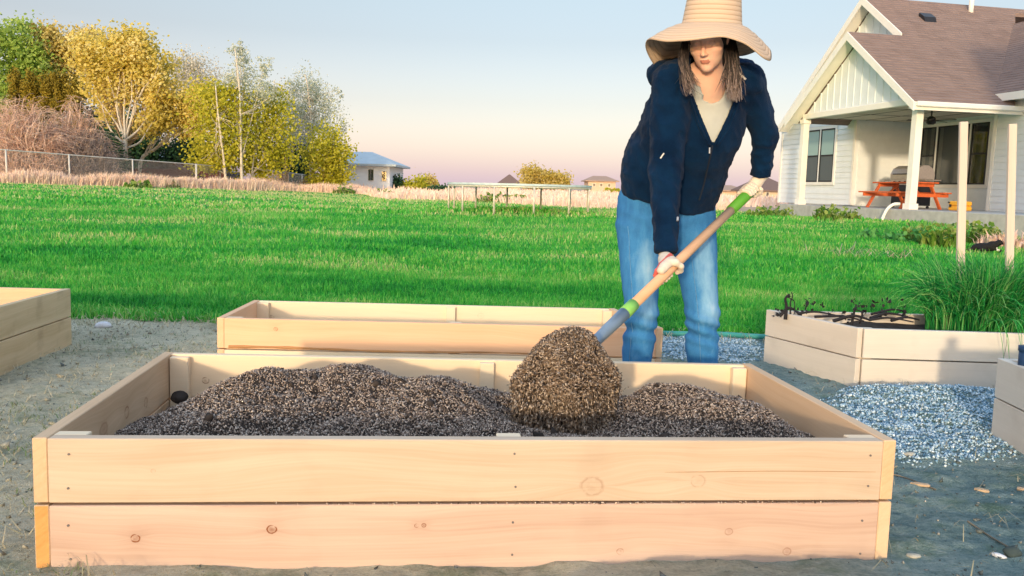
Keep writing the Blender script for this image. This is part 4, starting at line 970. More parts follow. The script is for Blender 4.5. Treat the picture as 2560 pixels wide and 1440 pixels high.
hip_house('far_house', 'distant house with brown pyramid roof beyond the field, behind the trampoline', 1245, 1300, 462, 478, 436, 190, M_TANW, M_BRROOF, 9, .7, .05)
hip_house('far_house', 'distant peach coloured house just left of the woman', 1470, 1538, 452, 486, 440, 150, M_PEACH, M_PROOF, 9, .6, .5, [(1482, 1488, 459, 466), (1500, 1506, 459, 466), (1520, 1526, 460, 467)])
hip_house('far_house', 'low distant tan house with brown roof right of the woman', 1785, 1862, 476, 496, 463, 120, M_PEACH, M_PROOF, 9, .6, .6, [(1800, 1806, 480, 488)])
hip_house('far_house', 'distant house with grey brown roof beside the porch', 1893, 1975, 476, 500, 444, 95, M_TANW, M_BRROOF, 9, .6, .3, [(1915, 1922, 481, 491)])
hip_house('trailer', 'white trailer home half hidden behind the fence and trees', 362, 462, 392, 470, 382, 60, plain('trailer_wall', (0.70, 0.72, 0.74), 0.6, 0.04, 2), M_SHROOF, 4, .25, .8, [(440, 446, 408, 440)], 'trailer')
hip_house('garden_shed', 'dark teal garden shed behind the fence beside the lattice', 723, 772, 432, 490, 424, 68, plain('teal_wall', (0.03, 0.10, 0.12), 0.7, 0.1, 2), M_BRROOF, 3, .15, .8, (), 'shed')
hip_house('garden_shed', 'grey garden shed behind the pale birch trunks', 640, 690, 440, 490, 432, 72, plain('grey_wall', (0.40, 0.42, 0.46), 0.7, 0.1, 2), M_SHROOF, 3, .15, .8, (), 'shed')
# lattice panel
M_LAT = plain('tan_lattice', (0.60, 0.40, 0.25), 0.8, 0.1, 5)
a = P(671, 486, 57); b = P(720, 486, 57); W = b[0] - a[0]; zt = P(695, 434, 57)[2]; zb = g1(a[0], 57); Hh = zt - zb
lt = thing('lattice_panel', 'tan wooden lattice panel leaning by the end of the fence', 'lattice', ((a[0] + b[0]) / 2, 57, zb))
MB().box((-W / 2, -.02, 0), (W / 2, .02, Hh * .42)).done('lower_panel', M_LAT, lt)
for s in (-1, 1): MB().box((s * W / 2 - .05, -.04, 0), (s * W / 2 + .05, .04, Hh)).done('stile', M_LAT, lt)
MB().box((-W / 2 + .051, -.04, Hh - .1), (W / 2 - .051, .04, Hh)).done('top_rail', M_LAT, lt)
for k in range(8):
    x0 = -W / 2 + k * W / 8; MB().bar((x0, -.012, Hh * .43), (min(W / 2, x0 + Hh * .5), -.012, Hh * .43 + min(Hh * .5, W / 2 - x0)), .05, .01, (0, 1, 0)).done('slat', M_LAT, lt); MB().bar((-x0, .012, Hh * .43), (max(-W / 2, -x0 - Hh * .5), .012, Hh * .43 + min(Hh * .5, -x0 + W / 2)), .05, .01, (0, 1, 0)).done('slat', M_LAT, lt)
# parked car and blue machine behind the fence
def car(label, u0, u1, v_base, D, paint, yaw=0.0):
    a = P(u0, v_base, D); b = P(u1, v_base, D); L = 4.3; cx = (a[0] + b[0]) / 2; r = thing('parked_car', label, 'car', (cx, D, g1(cx, D)), yaw)
    MB().prism([(-2.1, .35), (-2.15, .75), (-1.9, .95), (-1.05, 1.0), (-.45, 1.42), (.95, 1.45), (1.6, 1.02), (2.1, .95), (2.15, .4), (1.75, .3), (-1.8, .3)], 1, -.85, .85).done('body', paint, r)
    MB().prism([(-.92, 1.0), (-.42, 1.36), (.90, 1.39), (1.42, 1.03)], 1, -.86, .86).done('window', M_GLASS, r)
    for x in (-1.3, 1.3):
        for y in (-.78, .78): w = MB().tube([(x, y - .1, .32), (x, y + .1, .32)], .32, 16).done('wheel', M_MAT, r); MB().tube([(x, y - .11, .32), (x, y + .11, .32)], .18, 12).done('rim', M_GALV, w)
    for y in (-.6, .6): MB().box((-2.17, y - .14, .66), (-2.12, y + .14, .78)).done('headlight', M_TRIM, r)
    return r
car('dark maroon car parked behind the fence and dry grass', 370, 430, 462, 52, plain('maroon_paint', (0.10, 0.02, 0.02), 0.3), .15)
car('red car parked behind the corner post of the fence', 448, 500, 466, 54, plain('red_paint', (0.30, 0.03, 0.02), 0.3), -.2)
car('dark blue car behind the fence between the corner post and the birches', 500, 545, 466, 58, plain('blue_paint', (0.02, 0.05, 0.13), 0.3), .1)

# ================================================================== TREES AND SHRUBS
def leaf_cards(centers, spread, n_per, size, squash=1.0, hang=0.0, face=.85):
    n = len(centers) * n_per; c = np.repeat(centers, n_per, 0); sp_ = np.repeat(np.broadcast_to(spread, (len(centers),)), n_per)
    p = c + RNG.normal(size=(n, 3)) * sp_[:, None] * np.array([1, 1, squash]); p[:, 2] -= hang * RNG.random(n) * sp_
    s = size * RNG.uniform(.55, 1.35, n)
    nn = np.array([-.15, -.8, .55]) * face + RNG.normal(0, .62, (n, 3)); nn /= np.linalg.norm(nn, axis=1)[:, None]
    tt = np.cross(nn, RNG.normal(size=(n, 3))); tt /= np.linalg.norm(tt, axis=1)[:, None]; R = np.stack([tt, np.cross(nn, tt), nn], 2)      # leaves turn towards the light
    q = np.array([[-.5, -.28, 0], [.1, -.42, .06], [.6, 0, 0], [.1, .42, .06], [-.5, .28, 0]])[None] * s[:, None, None]
    V = np.einsum('nij,nkj->nki', R, q) + p[:, None]; b = (np.arange(n) * 5)[:, None]
    return V.reshape(-1, 3), np.concatenate([b + np.array([0, 1, 2]), b + np.array([0, 2, 4]), b + np.array([2, 3, 4])])
BARK = {'tan': plain('tan_bark', (0.42, 0.31, 0.20), 0.9, 0.25, 6, bump=0.4), 'pale': plain('pale_bark', (0.58, 0.52, 0.44), 0.85, 0.2, 6, bump=0.3), 'dark': plain('dark_bark', (0.12, 0.09, 0.07), 0.95, 0.3, 6, bump=0.4)}
def tree(name, label, trunk_uv, D, blobs, leafm, bark='tan', size=.22, r0=.14, per=26, fine=.55, toff=0.0, dens=1.0, squash=.8, group='trees behind the fence', cat='tree', twigs=2, hang=0.0, depth=1.0, spread=.36):
    """trunk_uv: [(u, v), ...] from the ground up; blobs: (u, v, ru, rv, clumps) crown masses in photo pixels at distance D"""
    k = D / F_PX; base = P(*trunk_uv[0], D); zb = g1(base[0], D); org = np.array([base[0], D, zb])
    root = thing(name, label, cat, org, 0, group)
    tp = [np.array([0, 0, -.1])] + [P(u, v, D) - org for u, v in trunk_uv[1:]]
    for q in tp[1:]: q[1] += RNG.normal(0, .15)
    mb = MB(); cp = curve(tp, 14); cp[:, 1] -= toff; mb.tube(cp, np.linspace(r0, r0 * .35, 14), 8)
    cs = []; sprd = []
    for (u, v, ru, rv, n) in blobs:
        c = P(u, v, D) - org; rx, rz = ru * k, rv * k; ry = (rx + rz) / 2 * depth; n = int(n * dens)
        d = RNG.normal(size=(n, 3)); d /= np.linalg.norm(d, axis=1)[:, None]; rad = RNG.random(n) ** .45 * (1 + .12 * (RNG.random(n) > .88))
        q = c + d * rad[:, None] * np.array([rx, ry, rz]); cs.append(q); sprd.append(np.full(n, min(rx, rz) * spread))
        st = cp[min(13, int(3 + 8 * RNG.random()))]
        for j in range(twigs):
            tg = q[RNG.integers(n)]; md = (st + tg) / 2 + RNG.normal(0, .15, 3) + np.array([0, 0, -.1 * np.linalg.norm(tg - st)]); mb.tube(curve([st, md, tg], 7), np.linspace(r0 * .24, r0 * .06, 7), 5)
    mb.done('trunk', BARK[bark], root, smooth=True)
    V, Fq = leaf_cards(np.vstack(cs), np.concatenate(sprd) * RNG.uniform(.6, 1.5, len(np.concatenate(sprd))), int(per * 3.1), size * fine, squash, hang)
    link('crown', mesh_np('crown', V, Fq), leafm, root); return root
L_GREEN = leafy('fresh_leaves', [(0.12, 0.20, 0.03), (0.28, 0.42, 0.07), (0.46, 0.58, 0.14), (0.68, 0.74, 0.34)], .6, .5, .5)
L_GOLD = leafy('golden_leaves', [(0.36, 0.31, 0.04), (0.62, 0.51, 0.09), (0.84, 0.70, 0.24), (0.94, 0.85, 0.50)], .6, .5, .45)
L_GPALE = leafy('pale_gold_leaves', [(0.34, 0.27, 0.03), (0.56, 0.42, 0.07), (0.72, 0.58, 0.22), (0.82, 0.72, 0.42)], .6, .5, .5)
L_BLOS = leafy('pale_blossom', [(0.46, 0.42, 0.34), (0.66, 0.61, 0.50), (0.80, 0.76, 0.66), (0.42, 0.42, 0.28)], .7, .5)
L_SILV = leafy('silver_leaves', [(0.40, 0.46, 0.36), (0.58, 0.62, 0.52), (0.76, 0.76, 0.68), (0.52, 0.54, 0.30)], .6, .5)
L_YG = leafy('yellow_green_leaves', [(0.18, 0.18, 0.015), (0.42, 0.42, 0.03), (0.64, 0.58, 0.06), (0.80, 0.70, 0.20)], .6, .5, .6)
L_DARK = leafy('dark_needles', [(0.008, 0.03, 0.014), (0.02, 0.07, 0.028), (0.05, 0.12, 0.04)], .6, .1)
L_OLIVE = leafy('olive_needles', [(0.10, 0.08, 0.008), (0.24, 0.18, 0.015), (0.38, 0.28, 0.03)], .6, .15, .8)
tree('leafy_tree', 'bright green leafy tree at the far left edge of the picture', [(20, 460), (25, 330), (20, 200)], 56, [(-30, 210, 70, 90, 40), (40, 130, 45, 70, 26), (50, 210, 50, 60, 24), (-30, 120, 60, 60, 26), (90, 170, 40, 50, 16), (10, 270, 60, 40, 18)], L_GREEN, size=.34, twigs=1)
tree('willow_tree', 'pale golden leafy tree behind the columnar shrubs', [(150, 460), (150, 330), (155, 180)], 58, [(140, 110, 55, 48, 34), (185, 150, 60, 50, 30), (100, 150, 40, 50, 18), (150, 210, 60, 40, 22), (225, 110, 40, 40, 20), (110, 85, 30, 25, 12)], L_GPALE, size=.30)
gt = tree('golden_tree', 'large golden spreading tree with bare lower limbs behind the fence', [(316, 462), (315, 400), (312, 345), (305, 250), (300, 150)], 49, [(285, 130, 70, 50, 44), (350, 150, 60, 50, 40), (390, 200, 40, 60, 30), (240, 160, 50, 55, 26), (330, 210, 70, 50, 30), (400, 270, 35, 45, 18), (250, 235, 40, 40, 14), (215, 120, 30, 30, 10), (330, 105, 50, 25, 16), (270, 290, 40, 30, 8), (365, 320, 35, 35, 8)], L_GOLD, size=.27, r0=.17, twigs=4)
# its pale bare limbs in front
mb = MB(); o49 = np.array(gt.location)
mb.tube(curve([P(u, v, 48.2) - o49 for u, v in [(318, 468), (316, 420), (313, 380), (314, 350)]], 8), np.linspace(.17, .11, 8), 8)
for pts in [[(314, 352), (298, 300), (285, 240), (270, 190)], [(314, 352), (310, 290), (312, 220), (303, 150)], [(314, 350), (330, 290), (345, 230), (372, 170)], [(314, 352), (325, 310), (340, 260), (338, 180)], [(312, 360), (280, 330), (262, 290), (250, 240)], [(316, 350), (350, 320), (380, 270), (400, 215)], [(312, 352), (292, 310), (262, 270), (236, 235)], [(318, 370), (350, 355), (372, 320), (395, 290)], [(314, 350), (318, 300), (330, 240), (325, 165)], [(300, 300), (292, 250), (300, 200), (290, 150)], [(345, 250), (360, 220), (385, 190), (398, 160)]]:
    q = [P(u, v, 48.6 - .5 * RNG.random()) - o49 for u, v in pts]; mb.tube(curve(q, 12), np.linspace(.075, .015, 12), 6)
mb.done('limb', BARK['pale'], gt, smooth=True)
tree('blossom_tree', 'pale whitish blossoming tree between the golden tree and the birches', [(480, 465), (480, 380), (482, 260), (485, 190)], 62, [(485, 190, 55, 48, 40), (470, 160, 35, 25, 16), (455, 225, 40, 35, 18), (520, 215, 35, 40, 18), (440, 180, 25, 30, 8)], L_BLOS, 'tan', .20, per=20, twigs=3)
lt2 = tree('leaning_tree', 'golden tree with pale limbs leaning right over the fence', [(352, 462), (352, 400), (390, 370), (440, 330), (480, 290)], 50, [(440, 270, 45, 35, 24), (490, 275, 45, 45, 26), (420, 300, 40, 25, 12), (520, 250, 40, 40, 22), (470, 320, 45, 25, 12)], L_GOLD, 'pale', .24, r0=.13, twigs=5)
tree('birch_tree', 'yellow green birch with slender pale trunk left of its taller neighbour', [(577, 482), (574, 430), (570, 360), (562, 280), (556, 220)], 47, [(540, 300, 50, 45, 28), (580, 270, 45, 45, 28), (530, 370, 45, 40, 26), (600, 340, 45, 50, 30), (560, 400, 50, 30, 22), (520, 250, 35, 35, 14), (560, 235, 40, 25, 14), (510, 410, 35, 20, 8)], L_YG, 'pale', .24, r0=.085, twigs=6, toff=.9, per=15, spread=.48)
tree('birch_tree', 'tallest birch with silvery spire top and pale trunk', [(623, 486), (620, 420), (620, 340), (617, 230), (605, 130)], 47.5, [(600, 145, 18, 40, 14), (662, 165, 14, 30, 8), (610, 200, 40, 35, 22), (640, 225, 50, 30, 24), (570, 195, 16, 30, 5), (665, 245, 40, 30, 18), (600, 120, 8, 18, 5)], L_SILV, 'pale', .17, r0=.09, per=13, twigs=6, toff=1.2)
tree('birch_tree', 'leafy yellow green birch clump under the silvery spire', [(640, 486), (645, 430), (650, 350), (655, 290)], 48.5, [(650, 300, 55, 45, 34), (690, 330, 45, 50, 30), (620, 380, 45, 45, 28), (680, 395, 50, 35, 28), (700, 270, 30, 40, 16), (650, 425, 50, 18, 14)], L_YG, 'pale', .24, r0=.06, twigs=6, toff=.8, per=14, spread=.48)
tree('poplar_tree', 'silvery poplar with open crown at the right end of the grove', [(779, 486), (782, 420), (784, 330), (778, 230), (770, 190)], 54, [(770, 215, 35, 35, 22), (735, 215, 20, 30, 9), (800, 240, 35, 35, 20), (765, 270, 50, 35, 28), (815, 285, 35, 35, 18), (730, 280, 35, 35, 18), (790, 325, 50, 30, 24), (720, 330, 40, 25, 14), (845, 240, 12, 20, 3), (855, 310, 18, 30, 5)], L_SILV, 'pale', .18, r0=.085, per=13, twigs=6, toff=.7)
tree('leafy_tree', 'low yellow green tree beside the pale blue shed', [(800, 486), (812, 430), (825, 370)], 52, [(825, 350, 40, 35, 24), (850, 400, 25, 40, 20), (815, 420, 40, 35, 26), (790, 385, 30, 30, 14), (850, 445, 25, 20, 12), (800, 455, 35, 18, 12)], L_YG, 'tan', .24, r0=.08, per=17, spread=.46)
tree('blossom_tree', 'pink white blossoming tree between the birches and poplar', [(715, 484), (715, 420), (712, 340)], 56, [(710, 260, 40, 35, 20), (740, 310, 40, 40, 24), (720, 360, 35, 25, 12), (690, 230, 30, 25, 10)], L_BLOS, 'tan', .20, per=18)
for (u, v, ru, rv, D, lab) in [(470, 385, 60, 60, 57, 'dark evergreen shrub behind the leaning golden tree'), (735, 395, 40, 70, 64, 'dark evergreen shrub between the birches and poplar'), (235, 400, 70, 60, 47, 'dark evergreen bush behind the bare tangled shrub'), (310, 410, 45, 55, 55, 'dark evergreen bush under the golden tree'), (130, 330, 130, 90, 64, 'wide dark evergreen behind the columnar shrubs'), (330, 345, 60, 60, 55, 'dark evergreen filling the gap behind the golden tree fork'), (255, 340, 40, 60, 56, 'dark evergreen left of the golden tree fork')]:
    tree('evergreen_shrub', lab, [(u, 475), (u, v)], D, [(u, v, ru, rv, 60), (u - ru * .4, v + rv * .3, ru * .6, rv * .6, 25), (u + ru * .4, v + rv * .3, ru * .6, rv * .6, 25)], L_DARK, 'dark', .26, group='dark evergreens behind the fence', cat='shrub')
# columnar golden shrubs
for i, (u, lab) in enumerate([(42, 'columnar olive shrub, leftmost of the clipped row behind the fence'), (78, 'columnar olive shrub, second from the left in the clipped row'), (118, 'columnar olive shrub in the middle of the clipped row'), (152, 'columnar olive shrub, second from the right in the clipped row'), (192, 'columnar olive shrub at the right end of the clipped row')]):
    tree('columnar_shrub', lab, [(u, 450), (u, 250)], 53, [(u, 215, 17, 34, 26), (u, 265, 18, 40, 26), (u, 330, 18, 60, 30)], L_OLIVE, 'dark', .16, per=30, squash=1.6, group='clipped columnar shrubs behind the fence', cat='shrub', twigs=1, spread=.22)
# bare tangled twig shrubs
M_TWIG = {'pink': leafy('pink_twigs', [(0.58, 0.35, 0.26), (0.76, 0.50, 0.39), (0.90, 0.68, 0.55), (0.36, 0.22, 0.17)], .85, 0), 'grey': leafy('grey_twigs', [(0.16, 0.12, 0.12), (0.30, 0.24, 0.22), (0.45, 0.36, 0.32)], .85, 0), 'gold': leafy('gold_twigs', [(0.36, 0.24, 0.12), (0.5, 0.34, 0.16), (0.6, 0.44, 0.24)], .85, 0)}
def twig_bush(label, uc, v0, ru, D, v_top, n, kind, name='bare_shrub', trunkm='tan'):
    b = P(uc, v0, D); zb = g1(b[0], D); org = np.array([b[0], D, zb]); k = D / F_PX; rx = ru * k; hz = P(uc, v_top, D)[2] - zb
    root = thing(name, label, 'shrub', org, 0, 'bare shrubs by the fence'); Q = []
    for i in range(n):
        a = RNG.uniform(0, 6.28); rr = RNG.random() ** .5
        st = np.array([rx * .8 * rr * math.cos(a) * RNG.random(), .5 * rx * rr * math.sin(a) * RNG.random(), hz * RNG.random() ** 1.5 * .5])
        el = RNG.random() ** .6; tg = np.array([rx * rr * math.cos(a), .6 * rx * rr * math.sin(a), hz * el * (1.05 - .5 * rr ** 2)])
        md = (st + tg) / 2 + RNG.normal(0, .35, 3); en = tg + RNG.normal(0, .6, 3) * np.array([1, 1, .35]) - np.array([0, 0, .12])
        V, Fq = tube_np(curve([st, md, tg, en], 7), np.linspace(.016, .005, 7), 3, False); Q.append((V, Fq))
    link('twigs', mesh_np('twigs', *merge(Q)), M_TWIG[kind], root)
    b_ = MB()
    for i in range(7):
        a = RNG.uniform(0, 6.28); b_.tube(curve([(.3 * rx * math.cos(a), .2 * rx * math.sin(a), 0), (.45 * rx * math.cos(a), .3 * rx * math.sin(a), hz * .4), (.6 * rx * math.cos(a + .5), .35 * rx * math.sin(a), hz * .75)], 8), np.linspace(.06, .02, 8), 6)
    b_.done('stems', BARK[trunkm], root, smooth=True); return root
twig_bush('tangled bare shrub with pinkish brown twigs at the left behind the fence', 60, 458, 120, 41, 245, 1500, 'pink')
twig_bush('tangled bare shrub with pale pink twigs right of the larger one', 190, 458, 85, 42.5, 250, 900, 'pink')
twig_bush('dense grey twig shrub under the golden tree', 225, 462, 70, 42, 320, 800, 'grey')
twig_bush('bare brown stump sprouts at the foot of the poplar', 788, 488, 38, 53.5, 440, 160, 'gold', 'sapling_clump')
# shrubs by the shed and in the field
for (u, v, ru, rv, D, m_, lab, base) in [(985, 468, 18, 24, 60, L_DARK, 'dark green shrub at the corner of the pale blue shed', 492), (1042, 470, 36, 22, 60, L_YG, 'yellow green shrub right of the shed', 490), (1100, 480, 30, 16, 58, L_DARK, 'low dark green shrub behind the left trampoline legs', 496), (1072, 466, 18, 20, 64, L_GPALE, 'pale gold shrub between the shed shrubs and trampoline', 490)]:
    tree('shrub', lab, [(u, base), (u, v)], D, [(u, v, ru, rv, 34), (u - ru * .4, v + 4, ru * .5, rv * .7, 12), (u + ru * .4, v + 4, ru * .5, rv * .7, 12)], m_, 'dark', .24, r0=.05, group='shrubs beyond the lawn', cat='shrub')
tree('field_tree', 'rounded golden tree standing in the far field behind the trampoline', [(1355, 482), (1355, 455)], 112, [(1345, 442, 42, 22, 40), (1390, 452, 34, 18, 26), (1320, 452, 22, 16, 14), (1365, 462, 55, 10, 16), (1400, 462, 20, 10, 10)], L_GPALE, 'tan', .42, r0=.2, group='trees in the far field')
tree('field_shrub', 'low green shrub by the far peach house left of the woman', [(1525, 490), (1525, 478)], 105, [(1525, 478, 22, 7, 20)], L_YG, 'dark', .35, r0=.08, group='trees in the far field', cat='shrub')

# dry grass along the fence and edge of the field
M_DRY = leafy('dry_grass', [(0.80, 0.54, 0.43), (0.90, 0.66, 0.54), (0.95, 0.76, 0.66), (0.82, 0.62, 0.48)], .8, .2)
def dry(name, label, n, path, half, h0, h1, w):
    t_ = RNG.random(n) * (len(path) - 1); i = t_.astype(int); f = (t_ - i)[:, None]; pa = np.array(path, float); p = pa[i] * (1 - f) + pa[i + 1] * f
    p = p + RNG.normal(size=(n, 2)) * half * np.array([.35, 1]); z = gz(p[:, 0], p[:, 1]); hh = RNG.uniform(h0, h1, n) * (0.7 + 0.8 * np.clip(.5 + fbm(p[:, 0] * .9, p[:, 1] * .5, 91, 3), 0, 1))
    k = ~in_poly(p[:, 0], p[:, 1] + .3, LAWN) & (p[:, 1] > 28) & ((p[:, 0] < 8.0) | (p[:, 1] > 42))
    V, Fq = blades(np.column_stack([p, z])[k], hh[k], np.full(k.sum(), w), RNG.uniform(.1, .7, k.sum()), .3, .45); tag(link(name, mesh_np(name, V, Fq), M_DRY), label, 'dry grass', kind='stuff')
dry('dry_grass', 'tall pinkish dry grass along the foot of the chain link fence', 26000, [(-26, 33.4), (-21.5, 35), (-18.5, 39.5), (-16.5, 42.5), (-13.5, 48.8), (-11.5, 50), (-9.2, 50.5)], .8, .25, .62, .035)
dry('field_grass', 'short dry grass at the edge of the far field', 22000, [(-9, 51), (-6, 41), (-1, 39), (3, 32), (9, 31), (14, 33)], 2.2, .12, .4, .04)
dry('pale_field_grass', 'pale dry grass over the far field beyond the lawn', 26000, [(-60, 75), (-20, 60), (-6, 60), (4, 55), (14, 55), (50, 70)], 16.0, .2, .55, .11)
# weeds
def weed(label, x, y, r, h, n, m_, size=.09, name='weed'):
    z = g1(x, y); root = thing(name, label, 'weed', (x, y, z), 0, 'weeds at the lawn edge'); a = RNG.uniform(0, 6.28, n); rr = r * RNG.random(n) ** .5
    p = np.stack([rr * np.cos(a), rr * np.sin(a), np.zeros(n)], 1); V, Fq = blades(p, h * RNG.uniform(.5, 1.1, n) * (1.1 - .5 * rr / r), np.full(n, size * .45), RNG.uniform(.2, 1.0, n), .35); link('leaves', mesh_np('leaves', V, Fq), m_, root)
    if m_ is M_DRY: return
    c = np.stack([rr * np.cos(a) * .9, rr * np.sin(a) * .9, h * RNG.uniform(.3, .85, n)], 1)[:max(6, n // 8)]; V, Fq = leaf_cards(c, .05, 5, size); link('foliage', mesh_np('foliage', V, Fq), m_, root)
L_WEED = leafy('weed_leaves', [(0.05, 0.13, 0.02), (0.12, 0.26, 0.03), (0.25, 0.36, 0.07), (0.36, 0.40, 0.14)], .6, .3); L_WEEDD = leafy('lush_weed', [(0.03, 0.16, 0.045), (0.07, 0.28, 0.07), (0.14, 0.38, 0.10)], .6, .25)
def porch_at(u, v, z=.36):
    d = FW + RT * (u - 1280) / F_PX - UP * (v - 720) / F_PX; q = CAM + d * ((z - CAM_H) / d[2]); return q
for (u, v, r, h, n, m_, lab) in [(1925, 540, .75, .34, 260, L_WEED, 'grassy mound of weeds left of the porch slab'), (2068, 556, .35, .42, 130, L_WEED, 'upright weed in front of the slab below the twin window'), (2120, 556, .28, .32, 90, L_WEED, 'small yellowish weed left of the drain pipe'), (2190, 575, .3, .18, 110, L_WEEDD, 'lush dark weed at the foot of the drain pipe'), (2245, 580, .25, .18, 80, L_WEEDD, 'lush dark weed right of the drain pipe'),
        (2285, 580, .25, .38, 110, L_WEED, 'yellow green weed below the near porch post'), (2318, 584, .25, .26, 100, L_WEEDD, 'dark green weed beside the yellow green one by the post'), (2355, 588, .35, .48, 170, L_WEED, 'tall yellow green weed below the tool case'), (2450, 585, .4, .52, 200, L_WEED, 'tall weed between the two wooden stakes'), (2540, 592, .4, .5, 180, M_DRY, 'dry straw coloured weed behind the right stake'), (2500, 590, .4, .45, 170, M_DRY, 'dry straw coloured weed behind the black cat')]:
    q = porch_at(u, v); weed(lab, q[0], q[1], r, h, n, m_)
for (u, v, D, lab) in [(610, 486, 46, 'green weed at the foot of the birch trunks'), (755, 488, 50, 'green weed beside the dark garden shed'), (860, 490, 49, 'green weed in front of the pale blue shed'), (955, 494, 47, 'green weed near the corner of the pale blue shed'), (1230, 508, 37.6, 'green tuft at the lawn edge behind the trampoline'), (1283, 509, 37.3, 'second green tuft at the lawn edge behind the trampoline, right of the first'), (345, 468, 38.5, 'green weed in the dry grass below the golden tree'), (410, 472, 41, 'green weed in the dry grass left of the corner post')]:
    q = P(u, v, D); weed(lab, q[0], q[1], .7, .45, 140, L_WEED, .14)
q = porch_at(2185, 600, .33); n = 60; p = np.stack([RNG.normal(0, .45, n), RNG.normal(0, .25, n), np.full(n, .02)], 1); V, Fq = blades(p, RNG.uniform(.1, .3, n), np.full(n, .015), RNG.uniform(1, 2, n), .5)
tag(link('straw_heap', mesh_np('straw_heap', V, Fq), M_STRAW, None, (q[0], q[1], g1(q[0], q[1]) + .03)), 'loose pile of dry straw on the lawn before the porch', 'straw', kind='stuff')

# ================================================================== RIGHT PLANTER CONTENTS
for u, v0, lab in [(2409, 303, 'bare wooden stake, left one of two behind the chives'), (2531, 308, 'bare wooden stake, right one of two behind the chives')]:
    y = 5.74; a = P(u, v0, y); b0 = P(u - 9, 700, y); zb = float(dirt_z(a[0], y)) - .1; o = MB().box((-.027, -.012, 0), (.027, .012, a[2] - zb), .002).done('stake', wood('stake_wood', (0.70, 0.60, 0.53), (0.56, 0.45, 0.38), contrast=0.7), None, (a[0], y, zb))
    me = o.data; o.rotation_euler = (0, 0, 0)
    for vtx in me.vertices: vtx.co = (vtx.co.z, vtx.co.y, -vtx.co.x)          # local X runs up the grain
    lean = math.atan2(a[0] - b0[0], a[2] - b0[2]); o.rotation_euler = (0, -math.pi / 2 + lean, 0); o.location.x = a[0] - math.tan(lean) * (a[2] - zb); tag(o, lab, 'stake', 'wooden stakes behind the planter')
# chives
cx_, cy_ = P(2410, 800, 5.2)[:2]; cz_ = zpl(cx_, cy_) + .28
n = 2500; a = RNG.uniform(0, 6.28, n); rr = RNG.random(n) ** .6
bx = np.stack([cx_ + .20 + rr * .42 * np.cos(a), cy_ + .02 + rr * .22 * np.sin(a), np.full(n, cz_)], 1)
L = RNG.uniform(.26, .56, n); out = np.stack([np.cos(a) + RNG.normal(.12, .5, n), np.sin(a) + RNG.normal(-.1, .5, n)], 1); bend = RNG.uniform(.25, 1.7, n) * (0.5 + rr)
Q = []; tt = np.linspace(0, 1, 7)
for i in range(n):
    ang = bend[i] * 1.25 * tt ** 1.6; st = L[i] / 6
    hx = np.concatenate([[0], np.cumsum(np.sin((ang[1:] + ang[:-1]) / 2) * st)]); hz = np.concatenate([[0], np.cumsum(np.cos((ang[1:] + ang[:-1]) / 2) * st)])
    o2 = out[i] / (np.linalg.norm(out[i]) + 1e-6); pts = np.column_stack([bx[i, 0] + hx * o2[0], bx[i, 1] + hx * o2[1], bx[i, 2] + hz]); Q.append(tube_np(pts, np.linspace(.0036, .0014, 7), 3, False))
for i in range(26):                                                    # blades hanging over the front board
    x0 = cx_ + RNG.uniform(-.12, .62); y0 = 4.95; ln = RNG.uniform(.08, .33)
    pts = curve([(x0, y0, cz_ + .05), (x0 + .02, 4.80, cz_ + .16), (x0 + RNG.uniform(0, .05), 4.70, cz_ + .08), (x0 + RNG.uniform(0, .08), 4.69, cz_ + .08 - ln)], 10); Q.append(tube_np(pts, np.linspace(.0026, .0011, 10), 3, False))
ch = thing('chive_clump', 'big mop of green chives growing in the weathered planter', 'chives', (cx_, cy_, cz_)); V, Fq = merge(Q)
L_CHIVE = leafy('chive_leaves', [(0.008, 0.14, 0.04), (0.02, 0.32, 0.065), (0.07, 0.50, 0.10), (0.32, 0.62, 0.24)], .4, .25)
link('leaves', mesh_np('leaves', V - np.array([cx_, cy_, cz_]), Fq), L_CHIVE, ch)
# withered black plants
M_DEAD = plain('withered_stem', (0.018, 0.017, 0.022), .8, .3, 20)
def dead_plant(label, base, stalks, leaves, lie=0.0):
    r = thing('withered_plant', label, 'dead plant', base, 0, 'withered black plants in the planter'); b = MB()
    for pts, r0 in stalks: b.tube(curve(pts, 10), np.linspace(r0, r0 * .5, 10), 6)
    b.done('stem', M_DEAD, r); c = np.array(leaves, float); V, Fq = leaf_cards(c, .014, 6, .022, face=0.0); link('dead_leaves', mesh_np('dead_leaves', V, Fq), M_DEAD, r)
def dp(u, v, y): q = P(u, v, y); return q
q = dp(1965, 780, 5.35)
dead_plant('tall withered black stalk at the left end of the weathered planter', q, [([(0, 0, -.05), (.0, 0, .04), (-.01, 0, .09), (.015, 0, .12)], .012), ([(.03, 0, -.03), (.025, 0, .06), (.035, 0, .1), (.03, 0, .135)], .006), ([(-.04, 0, -.03), (.02, 0, .03), (.10, 0, -.02)], .012), ([(.02, 0, .09), (.05, 0, .07), (.05, -.02, 0.0)], .005)], [(-.03, 0, 0), (.04, 0, .01), (.07, 0, 0), (.01, 0, .1), (-.05, .02, -.01), (.1, 0, -.01)])
q = dp(2130, 800, 5.1)
dead_plant('low withered black stalk with crate like leaves in the middle of the planter', q, [([(-.12, 0, -.01), (0, -.02, .03), (.12, 0, 0)], .013), ([(0, 0, -.03), (.01, 0, .05), (.02, 0, .1)], .009), ([(.05, 0, -.02), (.05, -.02, .05), (.01, 0, .07)], .007), ([(-.2, .1, .0), (-.05, .02, .02), (.06, -.04, .0)], .01)], [(.02, 0, .09), (0, 0, .02), (.07, 0, .04), (-.05, 0, .02), (.1, .03, .03), (.03, .05, .1)])
q = dp(2210, 795, 5.15)
